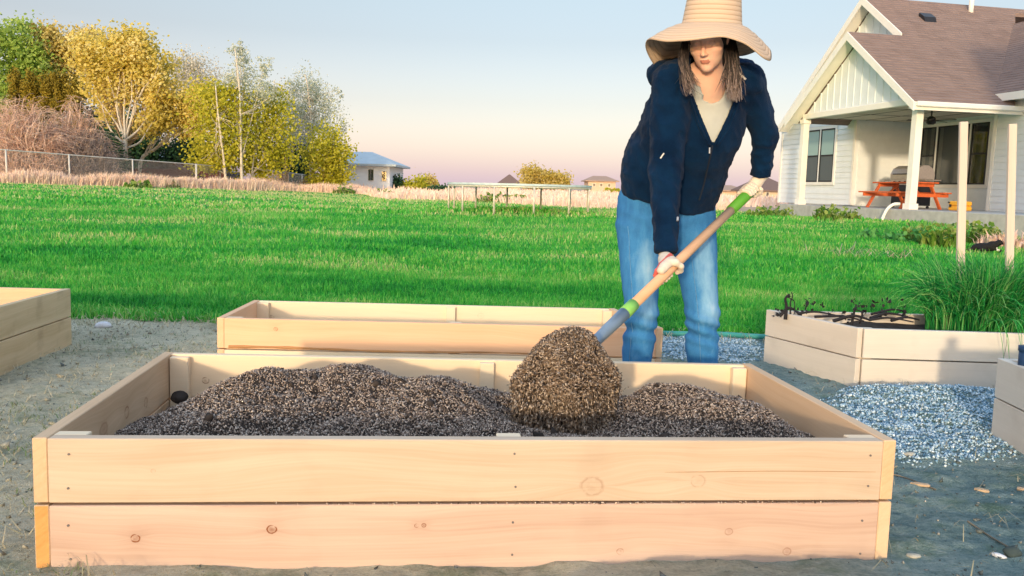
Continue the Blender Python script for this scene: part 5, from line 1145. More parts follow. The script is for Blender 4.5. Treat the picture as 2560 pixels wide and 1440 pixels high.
dead_plant('sprawling withered black stalks beside the chives', q, [([(-.1, -.03, .0), (.02, 0, .03), (.16, .02, .01)], .012), ([(-.05, .08, .01), (.08, .05, .05), (.2, .1, .02)], .009), ([(.0, -.1, .0), (.1, -.08, .02), (.2, -.05, .0)], .011), ([(-.14, -.1, 0), (-.02, -.12, .02), (.12, -.14, 0)], .009)], [(-.02, .1, .07), (.06, .1, .09), (0, 0, .03), (.12, 0, .03), (.15, .1, .04), (-.08, .1, .06), (.18, .12, .08)])
q = dp(2040, 785, 5.3)
dead_plant('flattened withered black leaves left of the middle stalk', q, [([(-.12, 0, 0), (0, 0, .015), (.12, -.05, 0)], .009), ([(.0, .2, .0), (.02, .22, .05), (.0, .23, .07)], .006)], [(0, .2, .04), (.05, .2, .05), (.1, .18, .04), (-.05, 0, .01), (.08, -.03, .01)])
# hose along the lawn edge, blue tube on the corner planter
w = [(.95, 6.47), (1.3, 6.44), (1.62, 6.43), (1.95, 6.43), (2.4, 6.42)]
hp = np.array([(x, y, float(dirt_z(x, y)) + .03) for x, y in w]); o0 = hp[0].copy()
tag(MB().tube(curve(hp - o0, 20), .021, 10).done('garden_hose', plain('teal_hose', (0.05, 0.30, 0.27), .45, .1), None, o0, smooth=True), 'teal garden hose lying along the lawn edge behind the woman', 'hose')
q = P(2557, 917, 3.62); bt = thing('watering_tube', 'dark blue plastic tube standing on the corner planter at the right edge', 'tube', (q[0] + .012, 3.62, q[2] - .02))
M_BLUE = plain('dark_blue_plastic', (0.015, 0.045, 0.12), .4, .08); MB().tube([(0, 0, 0), (0, 0, .092)], .032, 16).done('body', M_BLUE, bt, smooth=True); MB().tube([(0, 0, .092), (0, 0, .115)], .036, 16).done('rim', M_BLUE, bt, smooth=True)

# ================================================================== SHOVEL WITH ITS LOAD
SG0 = P(1887, 468, 3.98); SG1 = P(1484, 858, 3.10)                       # grip end, socket end
ax = (SG1 - SG0); SL = np.linalg.norm(ax); ax /= SL
def sh(t_): return SG0 + ax * SL * t_
# fractions measured in the photo, corrected for perspective
def frac(u, v):
    best = min(np.linspace(0, 1, 800), key=lambda t_: (lambda p_: (p_[0] - u) ** 2 + (p_[1] - v) ** 2)(proj(sh(t_)))); return best
def proj(p):
    q = np.asarray(p) - CAM; d = q @ FW; return np.array([1280 + F_PX * (q @ RT) / d, 720 - F_PX * (q @ UP) / d])
fa, fb, fc = frac(1822, 520), frac(1583, 760), frac(1560, 782)
so = SG1.copy(); shovel = thing('shovel', 'long handled shovel with green grip held by the woman', 'shovel', so)
M_HANDLE = wood('shovel_handle_wood', (0.74, 0.47, 0.30), (0.55, 0.30, 0.17), contrast=.5); M_GRIP = plain('green_grip', (0.09, 0.32, 0.03), .5, .08, 14); M_COLLAR = plain('lime_collar', (0.22, 0.52, 0.12), .5, .06); M_SOCK = plain('blue_grey_steel', (0.22, 0.30, 0.40), .4, .15, 10, metal=.35)
r_ = .0215
MB().tube([sh(fa) - so, sh(.5) - so, sh(fb) - so], [r_ * .92, r_, r_], 14).done('handle', M_HANDLE, shovel, smooth=True)
MB().tube([sh(-.012) - so, sh(0.0) - so, sh(.01) - so, sh(fa) - so], [.016, .0245, .0265, .0245], 14).done('grip', M_GRIP, shovel, smooth=True)
MB().tube([sh(fb) - so, sh(fc) - so], [.0258, .0265], 14).done('collar', M_COLLAR, shovel, smooth=True)
MB().tube([sh(fc) - so, sh((fc + 1) / 2) - so, sh(1.0) - so, sh(1.06) - so], [.0262, .0245, .0215, .018], 14).done('socket', M_SOCK, shovel, smooth=True)
LC = P(1406, 950, 2.92)                                                   # centre of the load
bm = bmesh.new(); rows = []
dirb = np.array([-.62, -.55, -.28]); dirb /= np.linalg.norm(dirb); sb = np.cross(dirb, [0, 0, 1]); sb /= np.linalg.norm(sb); ub = np.cross(sb, dirb)
st = sh(1.03)
for i in range(9):
    tq = i / 8; wdt = .10 * math.sin(math.pi * min(1, .22 + .62 * tq)) * (1 if tq < .7 else 1 - .75 * ((tq - .7) / .3) ** 2)
    rows.append([bm.verts.new(st + dirb * .27 * tq + sb * wdt * s + ub * (.028 * s * s - .015) - so) for s in np.linspace(-1, 1, 7)])
for i in range(8):
    for j in range(6): bm.faces.new((rows[i][j], rows[i + 1][j], rows[i + 1][j + 1], rows[i][j + 1]))
bmesh.ops.solidify(bm, geom=bm.faces[:], thickness=.003); me = bpy.data.meshes.new('blade'); bm.to_mesh(me); bm.free(); link('blade', me, M_SOCK, shovel, smooth=True)
# the heaped soil sliding off the blade
zt = LC[2] + .185; zl = float(mulch_z(LC[0], LC[1] - .05)) - .02; ld = thing('soil_load', 'heap of brown husk soil tipping off the shovel into the planter', 'soil heap', (LC[0], LC[1], zl)); HL = zt - zl
def load_r(th, s): return (.19 * np.sqrt(np.clip(1 - (1 - s) ** 2.1, 0, 1)) * (1 + .10 * (1 - s * 0)) * (1 + .06 * np.sin(2 * th + 1) + .04 * np.sin(5 * th))) * (1 + .0 * s)
def load_pt(th, s):
    """s = 0 top .. 1 foot"""
    r = .166 * np.clip(s * 1.75, 0, 1) ** .74 * (1 - .04 * S(.55, 1, s)) * (1 + .06 * np.sin(2 * th + 1) + .05 * np.sin(5 * th + 2) + .10 * S(.75, 1, s)); z = HL * (1 - s ** 1.35)
    return np.stack([r * np.cos(th) + .012 * (1 - s), r * np.sin(th) * .9, z + 0 * th], -1)
th, s = np.meshgrid(np.linspace(0, 2 * np.pi, 49)[:-1], np.linspace(0.0, 1, 30), indexing='ij'); V = load_pt(th, s); V = V + .032 * noise3(V.reshape(-1, 3), 19).reshape(V.shape[:2])[..., None] * np.array([1, 1, .5]); V[..., :2] *= .94; V[..., 2] -= .004
a = (np.arange(48)[:, None] * 30 + np.arange(29)[None]); b = (((np.arange(48) + 1) % 48)[:, None] * 30 + np.arange(29)[None])
Fq = np.stack([a, b, b + 1, a + 1], -1).reshape(-1, 4); link('soil_core', mesh_np('soil_core', V.reshape(-1, 3), Fq), M_SOIL, ld, smooth=True)
M_LOADC = leafy('load_chips', [(0.06, 0.044, 0.035), (0.14, 0.10, 0.073), (0.26, 0.185, 0.135), (0.40, 0.30, 0.225), (0.66, 0.54, 0.44), (0.10, 0.073, 0.053)], .85, 0)
n = 21000; th = RNG.uniform(0, 2 * np.pi, n); s = RNG.random(n) ** .75; p = load_pt(th, s); p = p + .032 * noise3(p, 19)[:, None] * np.array([1, 1, .5]) + RNG.normal(0, .004, (n, 3))
size = np.stack([RNG.uniform(.005, .010, n) * (1 + .5 * S(.5, 1, s)), RNG.uniform(.0022, .0042, n), RNG.uniform(.0018, .003, n)], 1)
R = rand_rot(n); steep = S(.45, .8, s) * (RNG.random(n) < .75)            # chips on the flank lie down the slope
al = np.stack([np.cos(th) * .25, np.sin(th) * .25, -np.ones(n)], 1) + RNG.normal(0, .25, (n, 3)); al /= np.linalg.norm(al, axis=1)[:, None]
c2 = np.cross(al, RNG.normal(size=(n, 3))); c2 /= np.linalg.norm(c2, axis=1)[:, None]; R2 = np.stack([al, c2, np.cross(al, c2)], 2); R = np.where(steep[:, None, None] > .5, R2, R)
V, Fq = bits(p, size * 1.15, R, tet=True); o = link('husk_chips', mesh_np('husk_chips', V, Fq), M_LOADC, ld); tag(o, kind='stuff')
n = 1100; th = RNG.uniform(0, 2 * np.pi, n); p = load_pt(th, RNG.uniform(.25, 1, n)); p[:, :2] *= 1 + np.abs(RNG.normal(0, .16, n))[:, None]; p[:, 2] *= RNG.uniform(.6, 1, n)
V, Fq = bits(p, np.stack([RNG.uniform(.003, .007, n), RNG.uniform(.002, .0035, n), RNG.uniform(.002, .003, n)], 1)); o = link('falling_crumbs', mesh_np('falling_crumbs', V, Fq), M_LOADC, ld); tag(o, kind='stuff')

# ================================================================== THE WOMAN
def nrm(v): v = np.asarray(v, float); return v / np.linalg.norm(v)
M_SKIN = None
t = NT('skin'); f = t.noise(t.obj(), 14, 3); c = t.ramp(f, [(.3, (0.74, 0.42, 0.31)), (.7, (0.82, 0.52, 0.40))]); t.b.inputs['Subsurface Weight'].default_value = .25; t.b.inputs['Subsurface Radius'].default_value = (.01, .004, .002); t.b.inputs['Subsurface Scale'].default_value = .3; M_SKIN = t.fin(c, .5, .35)
M_LIP = plain('lips', (0.50, 0.20, 0.15), .45, .05)
t = NT('navy_fleece'); o = t.pos(); n1 = t.noise(o, 9, 4); n2 = t.noise(o, 260, 3)
c = t.ramp(t.math('ADD', t.math('MULTIPLY', n1, .7), t.math('MULTIPLY', n2, .3)), [(.3, (0.0015, 0.009, 0.030)), (.7, (0.004, 0.026, 0.076))]); t.bump(t.math('ADD', t.math('MULTIPLY', n1, .8), n2), .45, .008); t.b.inputs['Sheen Weight'].default_value = .04; M_HOOD = t.fin(c, .95, .06)
t = NT('denim'); at = t.n('ShaderNodeAttribute', attribute_name='wear'); o = t.pos(); n1 = t.noise(t.vmul(o, (1, 1, .35)), 30, 4); n2 = t.noise(o, 420, 2)
w = t.math('ADD', at.outputs['Fac'], t.math('MULTIPLY', t.math('SUBTRACT', n1, .5), .5)); c = t.ramp(w, [(0, (0.008, 0.10, 0.31)), (.3, (0.03, 0.20, 0.48)), (.6, (0.20, 0.42, 0.66)), (.9, (0.52, 0.66, 0.76))]); c = t.mix(.12, c, t.ramp(n2, [(.3, (.01, .05, .16)), (.7, (.3, .45, .65))])); t.bump(n2, .3, .003); M_DENIM = t.fin(c, .85, .15)
M_TEE = plain('grey_tee', (0.50, 0.52, 0.50), .9, .06, 12, bump=.3, bscale=40); M_SEAMT = plain('denim_seam', (0.10, 0.24, 0.44), .8, .3, 40)
M_GLOVE = plain('cream_glove', (0.72, 0.62, 0.52), .85, .08, 30, bump=.3); M_GRED = plain('red_glove_palm', (0.72, 0.14, 0.12), .6, .08)
M_CORD = plain('white_cord', (0.75, 0.72, 0.70), .8, .04); M_ZIP = plain('zip_metal', (0.5, 0.5, 0.52), .35, .1, metal=.6); M_ZTAPE = plain('zip_tape', (0.012, 0.018, 0.035), .8)
# joints (photo pixels and distance)
YH, YC = 4.06, 3.72
pel = P(1668, 512, YH); wst = P(1685, 415, 3.98); chs = P(1738, 300, 3.84); shl = P(1760, 205, 3.74)
RS, RE, RW = P(1682, 205, 3.70), P(1665, 425, 3.70), P(1663, 632, 3.60)       # her right arm (left in the picture)
LS, LE, LW = P(1862, 205, 3.80), P(1911, 335, 3.92), P(1902, 438, 3.98)
RHp, RK, RA = P(1600, 560, YH), P(1603, 785, 3.98), P(1585, 985, 4.06)
LHp, LK, LA = P(1732, 560, YH), P(1756, 790, 3.98), P(1764, 985, 4.06)
HC_ = P(1771, 100, 3.62); NK0 = P(1772, 225, 3.74)
gx, gy = (RA[0] + LA[0]) / 2, 4.06; WB = np.array([gx, gy, zpl(gx, gy)])
FLAT = ((0, 1, 0), .64)
def fold(Q, k, f): return k * noise3(Q, f)
def torso(Q, g=0.0):
    d = cap(Q, pel, wst, .228 + g, .238 + g, FLAT); d = smin(d, cap(Q, wst, chs, .238 + g, .226 + g, FLAT), .05)
    d = smin(d, cap(Q, chs, shl, .220 + g, .142 + g, FLAT), .05); d = smin(d, cap(Q, RS, LS, .078 + g, .074 + g), .06); return d
def arms(Q, g=0.0):
    d = smin(cap(Q, RS, RE, .086 + g, .074 + g), cap(Q, RE, RW, .074 + g, .046 + g), .03)
    e = smin(cap(Q, LS, LE, .080 + g, .058 + g), cap(Q, LE, LW, .058 + g, .046 + g), .03); return np.minimum(d, e)
def sdf_hood(Q):
    tr_ = torso(Q); hemz = pel[2] - .04 - .10 * (Q[:, 0] - pel[0]) + .18 * np.abs(Q[:, 0] - pel[0] - .08)
    tr_ = smax(tr_, hemz - Q[:, 2], .015)
    d = smin(tr_, arms(Q), .035)
    hd = RS * .55 + LS * .45 + np.array([-.02, .10, .015])                      # hood gathered behind the neck
    pa, pb, pc_ = P(1652, 186, 3.80), P(1765, 165, 3.98), P(1860, 172, 3.90)
    d = smin(d, cap(Q, pa, pb, .058, .066), .02); d = smin(d, cap(Q, pb, pc_, .062, .042), .03); d = smin(d, cap(Q, pa, P(1718, 228, 3.62), .052, .024), .018); d = smin(d, cap(Q, pc_, P(1848, 235, 3.68), .042, .022), .03)
    # folds: rings on the sleeves, drag lines on the body
    for A_, B_, fr, am in ((RE, RW, 34, .0055), (RS, RE, 20, .004), (LE, LW, 40, .006), (LS, LE, 22, .004)):
        tt_ = capt(Q, A_, B_); near = np.exp(-np.clip(cap(Q, A_, B_, .07, .055), 0, 1) * 60) * S(0.02, .15, tt_) * (1 - S(.85, 1, tt_)); d = d + am * near * (.55 * np.sin(fr * .8 * tt_ + 7 * noise3(Q, 11)) + .9 * noise3(Q * np.array([1, 1, 2.2]), 52)) * np.clip(.5 + 1.2 * noise3(Q, 7), .1, 1.3)
    cuff = np.minimum(cap(Q, RW + nrm(RE - RW) * .05, RW, .0455, .043), cap(Q, LW + nrm(LE - LW) * .045, LW, .048, .045)); d = smin(d, cuff, .006)
    dg = Q @ np.array([[.8, .2, .6], [.1, 1, 0], [-.6, .1, .8]]).T * np.array([1, 1, .38])
    d = d + .006 * noise3(Q, 14) + .008 * (np.abs(noise3(dg, 50)) - .3) - .007 * np.maximum(0, .25 - np.abs(noise3(dg * np.array([1, 1, 1.4]), 62))) * 3 + .003 * noise3(Q, 90)
    d = smax(d, -cap(Q, NK0 + np.array([0, .0, -.05]), HC_, .058, .085), .012)   # neck opening
    for A_, B_ in ((RE, RW), (LE, LW)):
        e = nrm(B_ - A_); d = np.where(((Q - B_) @ e > 0) & (np.linalg.norm(Q - B_, axis=1) < .13), np.maximum(d, (Q - B_) @ e - .002), d)
    return d
V0, Q0 = nets(sdf_hood, (pel[0] - .36, 3.42, pel[2] - .32), (LE[0] + .12, 4.34, RS[2] + .17), .0085)
# open the front in a V down to the zip
VT = [P(1728, 222, 3.60), P(1783, 362, 3.66), P(1842, 222, 3.66)]
def cut_v(V, Fq, zlo=None):
    c = V[Fq].mean(1); uv = np.stack([proj(p) for p in c]); tv = np.clip((uv[:, 1] - 215) / (360 - 215), 0, 1)
    lo = 1727 + (1783 - 1727) * tv ** 1.15; hi = 1846 - (1846 - 1785) * tv ** 1.3
    mid = shl[1] + .0 * c[:, 0]; front = c[:, 1] < 3.80 - .0
    kill = front & (uv[:, 1] < 358) & (uv[:, 1] > 150) & (uv[:, 0] > lo) & (uv[:, 0] < hi); return Fq[~kill]
Q0 = cut_v(V0, Q0)
_e = np.sort(np.concatenate([Q0[:, [i, (i + 1) % 4]] for i in range(4)]), 1); _k, _n = np.unique(_e[:, 0] * 10 ** 7 + _e[:, 1], return_counts=True); _k = _k[_n == 1]
for vi in np.unique(np.concatenate([_k // 10 ** 7, _k % 10 ** 7])):            # cut edge follows the V exactly
    u_, v_ = proj(V0[vi])
    if V0[vi][1] < 3.82 and 205 < v_ < 375:
        tv = min(1, max(0, (v_ - 215) / 145)); lo = 1727 + 56 * tv ** 1.15; hi = 1846 - 61 * tv ** 1.3; tg = lo if abs(u_ - lo) < abs(u_ - hi) else hi
        if abs(tg - u_) < 14: V0[vi] = V0[vi] + RT * (tg - u_) * ((V0[vi] - CAM) @ FW) / F_PX
def clean(V, Fq):
    u = np.unique(Fq); mp = -np.ones(len(V), int); mp[u] = np.arange(len(u)); return V[u], mp[Fq]
V0, Q0 = clean(V0, Q0)
# body: one continuous skin, mostly inside the clothes
fwd = nrm([-.42, -.82, -.42]); rgt = nrm(np.cross(fwd, [0, 0, 1]) * 1.0 + np.array([0, 0, -.03])); upv = np.cross(rgt, fwd); HR_ = np.stack([rgt, fwd, upv])   # rows: head axes
def hp_(x, f, u): return HC_ + rgt * x + fwd * f + upv * u
def sdf_head(Q):
    q = (Q - HC_) @ HR_.T
    d = ell(q, (0, -.012, .020), (.079, .092, .088)); d = smin(d, ell(q, (0, .030, -.052), (.061, .058, .066)), .03)
    d = smin(d, ell(q, (0, .064, -.102), (.022, .020, .018)), .022)                                     # chin
    for s in (-1, 1):
        d = smin(d, ell(q, (s * .040, .052, -.022), (.028, .028, .026)), .02); d = smin(d, ell(q, (s * .026, .074, .030), (.026, .014, .009)), .014)
        d = smax(d, -ell(q, (s * .032, .096, .006), (.021, .018, .012)), .010); d = smin(d, ell(q, (s * .031, .071, .006), (.014, .013, .010)), .004)
        d = smin(d, ell(q, (s * .077, -.008, -.008), (.008, .018, .030)), .006); d = smin(d, ell(q, (s * .0112, .096, -.036), (.0068, .009, .0062)), .005)
    nose = smin(cap(q, (0, .080, .016), (0, .106, -.028), .0075, .0088), ell(q, (0, .108, -.033), (.0098, .0095, .0082)), .006); d = smin(d, nose, .010)
    d = smin(d, ell(q, (0, .0850, -.0630), (.020, .0080, .0045)), .007); d = smin(d, ell(q, (0, .0840, -.0725), (.017, .0080, .0055)), .007)
    d = smax(d, -ell(q, (0, .0955, -.0675), (.020, .005, .0011)), .002); d = smax(d, -ell(q, (0, .090, -.085), (.016, .006, .005)), .006); return d
def sdf_body(Q):
    d = smin(sdf_head(Q), cap(Q, hp_(0, -.022, -.05), NK0, .050, .056), .02); d = smin(d, torso(Q, -.045), .05); d = smin(d, arms(Q, -.022), .03)
    for h_, k_, a_ in ((RHp, RK, RA), (LHp, LK, LA)): d = smin(d, cap(Q, h_, k_, .068, .042), .04); d = smin(d, cap(Q, k_, a_, .042, .034), .02); d = smin(d, cap(Q, a_, np.array([a_[0], a_[1], WB[2] + .06]), .034, .03), .02)
    return d
Vb, Qb = nets(sdf_body, (pel[0] - .32, 3.42, WB[2] + .02), (LE[0] + .1, 4.30, NK0[2] - .03), .016)
Vh, Qh = nets(sdf_body, (HC_[0] - .17, HC_[1] - .19, NK0[2] - .03 - .016), (HC_[0] + .17, HC_[1] + .20, HC_[2] + .16), .0042)
bodyV, bodyF = merge([(Vb, Qb), (Vh, Qh)])
me = mesh_np('person', bodyV - WB, bodyF); me.materials.append(M_SKIN); me.materials.append(M_LIP)
cc = ((bodyV[bodyF].mean(1)) - HC_) @ HR_.T; lip = (np.abs(cc[:, 0]) < .020 - 1.2 * np.maximum(0, np.abs(cc[:, 2] + .0675) - .006)) & (cc[:, 1] > .080) & (cc[:, 2] < -.0585) & (cc[:, 2] > -.0775); me.polygons.foreach_set('material_index', lip.astype(np.int32))
woman = link('person', me, None, None, WB, smooth=True); tag(woman, 'woman in navy hoodie, jeans and wide sun hat tipping soil with a shovel', 'person')
def wear_obj(name, V, Fq, mat, smooth=True, label=None):
    o = link(name, mesh_np(name, V - WB, Fq), mat, woman, smooth=smooth)
    if label: o['label'] = label
    return o
hood = wear_obj('hoodie', V0, Q0, M_HOOD); hm = hood.modifiers.new('thick', 'SOLIDIFY'); hm.thickness = .006; hm.offset = -1
sm = hood.modifiers.new('soft', 'SMOOTH'); sm.iterations = 2; sm.factor = .4
# tee
def sdf_tee(Q):
    d = torso(Q, -.016); d = d + .003 * noise3(Q, 22) + .0025 * np.sin(70 * (Q[:, 2] + .6 * Q[:, 0]) + 5 * noise3(Q, 7)); d = smax(d, Q[:, 2] - (NK0[2] - .012 + .9 * np.abs(Q[:, 0] - NK0[0]) ** 1.4), .006); d = smax(d, -cap(Q, NK0 + np.array([0, -.03, 0]), HC_, .064, .085), .006); return d
Vt, Qt = nets(sdf_tee, (pel[0] - .1, 3.44, wst[2] - .05), (LS[0] + .1, 4.1, NK0[2] + .06), .009); wear_obj('t_shirt', Vt, Qt, M_TEE)
# jeans
def leg_axis(h_, k_, a_): return h_, k_, a_
def sdf_jeans(Q):
    fl = ((0, 1, 0), .82)
    d = cap(Q, pel + np.array([-.06, 0, .0]), pel + np.array([.055, 0, .0]), .185, .180, ((0, 1, 0), .80)); d = smin(d, cap(Q, RHp + np.array([.02, 0, -.02]), LHp + np.array([-.02, 0, -.02]), .118, .118), .04)
    for h_, k_, a_, e in ((RHp, RK, RA, 0), (LHp, LK, LA, .0)):
        top = h_ + np.array([-.002 if e == 0 else .0, 0, -.0]); l = smin(cap(Q, top, k_, .118, .077, ((0, 1, 0), .95)), cap(Q, k_, a_, .077, .056), .03); l = smin(l, cap(Q, k_ + np.array([0, .03, -.14]), a_, .073, .054), .03)
        tt_ = np.clip((k_[2] - Q[:, 2]) / .25, -1, 1); l = l + .0070 * np.exp(-((Q[:, 2] - k_[2] + .06) / .09) ** 2) * np.sin(95 * (Q[:, 2] + .25 * Q[:, 0]) + 5 * noise3(Q, 8)); l = l + .004 * np.exp(-((Q[:, 2] - WB[2] - .12) / .09) ** 2) * np.sin(100 * Q[:, 2] + 5 * noise3(Q, 8))
        d = smin(d, l, .018 if e == 0 else .018)
    d = d + .003 * noise3(Q, 40) + .0028 * (np.abs(noise3(Q * np.array([.6, .6, 1.6]), 70)) - .3) + .003 * np.exp(-((Q[:, 2] - pel[2] + .05) / .07) ** 2) * np.sin(80 * (Q[:, 2] - .35 * np.abs(Q[:, 0] - pel[0])) + 3 * noise3(Q, 9))
    d = smax(d, Q[:, 2] - (pel[2] + .10), .01); return smax(d, (WB[2] + .045) - Q[:, 2], .004)
Vj, Qj = nets(sdf_jeans, (pel[0] - .33, 3.72, WB[2] + .0), (pel[0] + .36, 4.36, pel[2] + .14), .0085); jeans = wear_obj('jeans', Vj, Qj, M_DENIM)
wr = np.zeros(len(Vj))
for h_, k_, a_, off in ((RHp, RK, RA, .02), (LHp, LK, LA, .03)):
    zz = Vj[:, 2]; tz_ = np.clip((h_[2] - zz) / (h_[2] - k_[2]), 0, 1); axx = h_[0] + (k_[0] - h_[0]) * tz_ + off; axx = np.where(zz < k_[2], k_[0] + (a_[0] - k_[0]) * np.clip((k_[2] - zz) / (k_[2] - a_[2]), 0, 1) + off, axx)
    fr = (Vj[:, 1] < h_[1] - .02); g_ = np.exp(-((Vj[:, 0] - axx) / .056) ** 2) * fr; zprof = S(h_[2] + .02, h_[2] - .10, zz) * (1 - .75 * S(k_[2] + .02, k_[2] - .09, zz)) ; wr = np.maximum(wr, g_ * zprof * np.clip(.62 + .35 * noise3(Vj * np.array([.6, .6, 1.6]), 16), .2, 1.1))
me = jeans.data; at = me.attributes.new('wear', 'FLOAT', 'POINT'); at.data.foreach_set('value', (.20 + .56 * wr).astype(np.float32))
def surf(fn, p, d, r=.3):
    """walk from outside (p + d*r) back to the surface"""
    ts = np.linspace(r, 0, 160); Q = p[None] + np.outer(ts, d); f = fn(Q); k = np.argmax(f < .0012); return Q[k]
seam = MB()
for (h_, k_, a_, dx) in ((RHp, RK, RA, nrm([-.62, -.78, 0])), (LHp, LK, LA, nrm([-.42, -.9, 0]))):
    pts = []
    for tt_ in np.linspace(0.02 if dx[0] < -.5 else .3, 1.9, 22):
        c_ = h_ + (k_ - h_) * tt_ if tt_ < 1 else k_ + (a_ - k_) * (tt_ - 1); pts.append(surf(sdf_jeans, c_, dx, .22) - WB)
    seam.tube(curve(pts, 50), .0018, 5)
seam.done('seam', M_SEAMT, jeans)
shoes = []
for a_ in (RA, LA):
    c0 = np.array([a_[0], a_[1] + .02, WB[2] + .05]); f_ = lambda Q: smin(cap(Q, c0, c0 + np.array([-.02, -.17, -.015]), .046, .040), cap(Q, c0, c0 + np.array([0, 0, .05]), .044, .04), .02)
    Vs, Qs = nets(lambda Q: smax(f_(Q), WB[2] + .004 - Q[:, 2], .005), c0 - np.array([.09, .28, .06]), c0 + np.array([.09, .09, .12]), .012); wear_obj('shoe', Vs, Qs, plain('dark_boot', (0.05, 0.04, 0.035), .6))
# zip, cords, marks
def on_hood(u, v, y0=3.3):
    p = P(u, v, y0); d = nrm(P(u, v, 4.2) - p); ts = np.linspace(0, 1.0, 500); Q = p[None] + np.outer(ts, d); f = sdf_hood(Q); k = np.argmax(f < .002); return Q[k]
zp = [on_hood(u, v) for u, v in [(1781, 364), (1776, 390), (1768, 425), (1760, 460), (1748, 500)]]
MB().tube(curve(np.array(zp) - WB, 20), .004, 6).done('zip', M_ZTAPE, hood); q = on_hood(1773, 376) - WB; MB().tube([q + np.array([0, -.006, .012]), q + np.array([0, -.009, -.014])], .0035, 6).done('zip_pull', M_ZIP, hood)
for pts in ([(1727, 218), (1733, 250), (1745, 290), (1762, 330), (1781, 364)], [(1847, 216), (1838, 255), (1824, 295), (1805, 335), (1785, 364)]):
    e = [on_hood(*((u - 7, v) if pts[0][0] < 1780 else (u + 7, v))) for u, v in pts]; MB().tube(curve(np.array(e) - WB, 24), .0075, 7).done('hoodie_edge', M_HOOD, hood, smooth=True)
for pts, r in ([[(1728, 205), (1727, 220), (1725, 234)], .0045], [[(1842, 178), (1852, 188), (1863, 199)], .0052], [[(1828, 200), (1833, 228), (1841, 256)], .0026]):
    e = [on_hood(u, v) + np.array([0, -.006, 0]) for u, v in pts]; MB().tube(curve(np.array(e) - WB, 10), r, 7).done('drawstring', M_CORD, hood, smooth=True)
e = [on_hood(u, v) for u, v in [(1660, 383), (1655, 390), (1651, 396)]]; MB().tube(np.array(e) - WB, .0032, 6).done('sleeve_mark', M_CORD, hood)
e = [on_hood(u, v) for u, v in [(1694, 543), (1693, 552)]]; MB().tube(np.array(e) - WB + np.array([0, -.004, 0]), .005, 6).done('zip_pull', M_ZIP, hood)
# hair: cap plus loose strands
t = NT('hair'); z = t.sep(t.pos())[2]; zf = t.math('DIVIDE', t.math('SUBTRACT', z, HC_[2] - .30), .26)
c = t.ramp(t.math('ADD', zf, t.math('MULTIPLY', t.math('SUBTRACT', t.island(), .5), .7)), [(.0, (0.50, 0.41, 0.40)), (.35, (0.27, 0.20, 0.18)), (.62, (0.05, 0.035, 0.032)), (1, (0.012, 0.010, 0.010))]); M_HAIR = t.fin(c, .5, .4)
def sdf_hair(Q):
    q = (Q - HC_) @ HR_.T; d = ell(q, (0, -.030, .012), (.090, .094, .094)); d = smin(d, ell(q, (0, -.06, -.06), (.078, .045, .09)), .03); d = d + .004 * np.sin(120 * q[:, 0]); return smax(d, -ell(q, (0, .085, -.03), (.068, .085, .115)), .01)
Vc, Qc = nets(sdf_hair, HC_ - .2, HC_ + .18, .007); hair = wear_obj('hair', Vc, Qc, M_HAIR)
Q = []
for side, uu0, uu1, ve, n in ((-1, 1712, 1728, (200, 242), 90), (1, 1832, 1838, (195, 256), 380), (1, 1820, 1818, (200, 250), 70), (-1, 1718, 1742, (205, 240), 20)):
    for i in range(n):
        s = RNG.random(); u0 = uu0 + RNG.uniform(-7, 7); a = P(u0, 95 + RNG.uniform(0, 20), 3.60); ue = uu1 + RNG.normal(0, 10); vE = RNG.uniform(*ve)
        b = P(u0 + side * RNG.uniform(-2, 10), 150 + RNG.uniform(-10, 10), 3.565 + RNG.uniform(-.012, .02)); c_ = P((u0 + ue) / 2 + side * RNG.uniform(-4, 10) + RNG.uniform(-6, 6), (150 + vE) / 2 + RNG.uniform(0, 20), 3.56 + RNG.uniform(-.02, .02)); e = P(ue, vE, 3.565 + RNG.uniform(-.01, .02))
        Q.append(tube_np(curve([a, b, c_, e], 12), np.concatenate([np.full(7, .0017), np.linspace(.0015, .0004, 5)]), 3, False))
V, Fq = merge(Q); link('hair_strands', mesh_np('hair_strands', V - WB, Fq), M_HAIR, woman, smooth=True)
# hat: ribbed straw crown and floppy brim
HAX = nrm([.02, -.10, .99]); hb = P(1779, 66, 3.645); hx_ = nrm(np.cross([0, 1, 0], HAX)); hy_ = np.cross(HAX, hx_)
t = NT('straw_hat'); at = t.n('ShaderNodeAttribute', attribute_name='row'); r_ = t.math('FRACT', at.outputs['Fac']); g = t.ramp(r_, [(0, (0.52, 0.38, 0.27)), (.10, (0.48, 0.34, 0.23)), (.2, (0.64, 0.48, 0.355)), (.8, (0.68, 0.52, 0.39)), (1, (0.62, 0.47, 0.35))]); t.bump(t.math('ADD', t.math('MULTIPLY', t.math('SINE', t.math('MULTIPLY', r_, 3.1416)), 1.0), t.math('MULTIPLY', t.noise(t.obj(), 240, 2), .25)), .3, .004)
c = t.fin(g, .8, .15); tr_ = t.n('ShaderNodeBsdfTranslucent'); t.put(tr_.inputs[0], g); ms = t.n('ShaderNodeMixShader'); ms.inputs[0].default_value = .12; t.t.links.new(t.b.outputs[0], ms.inputs[1]); t.t.links.new(tr_.outputs[0], ms.inputs[2]); t.t.links.new(ms.outputs[0], t.out.inputs[0]); M_HAT = t.m
ths = np.linspace(-np.pi, np.pi, 97)[:-1]                                     # 0 = towards the camera, + = picture right
kth = np.array([-180, -150, -125, -100, -80, -55, -30, 0, 22, 45, 65, 85, 105, 130, 155, 180]); 
kdr = np.array([.10, .150, .175, .095, .058, .078, .072, .052, .075, .130, .135, .075, .070, .10, .10, .10]); krr = np.array([.24, .25, .24, .272, .282, .262, .246, .236, .246, .262, .262, .255, .252, .25, .24, .24])
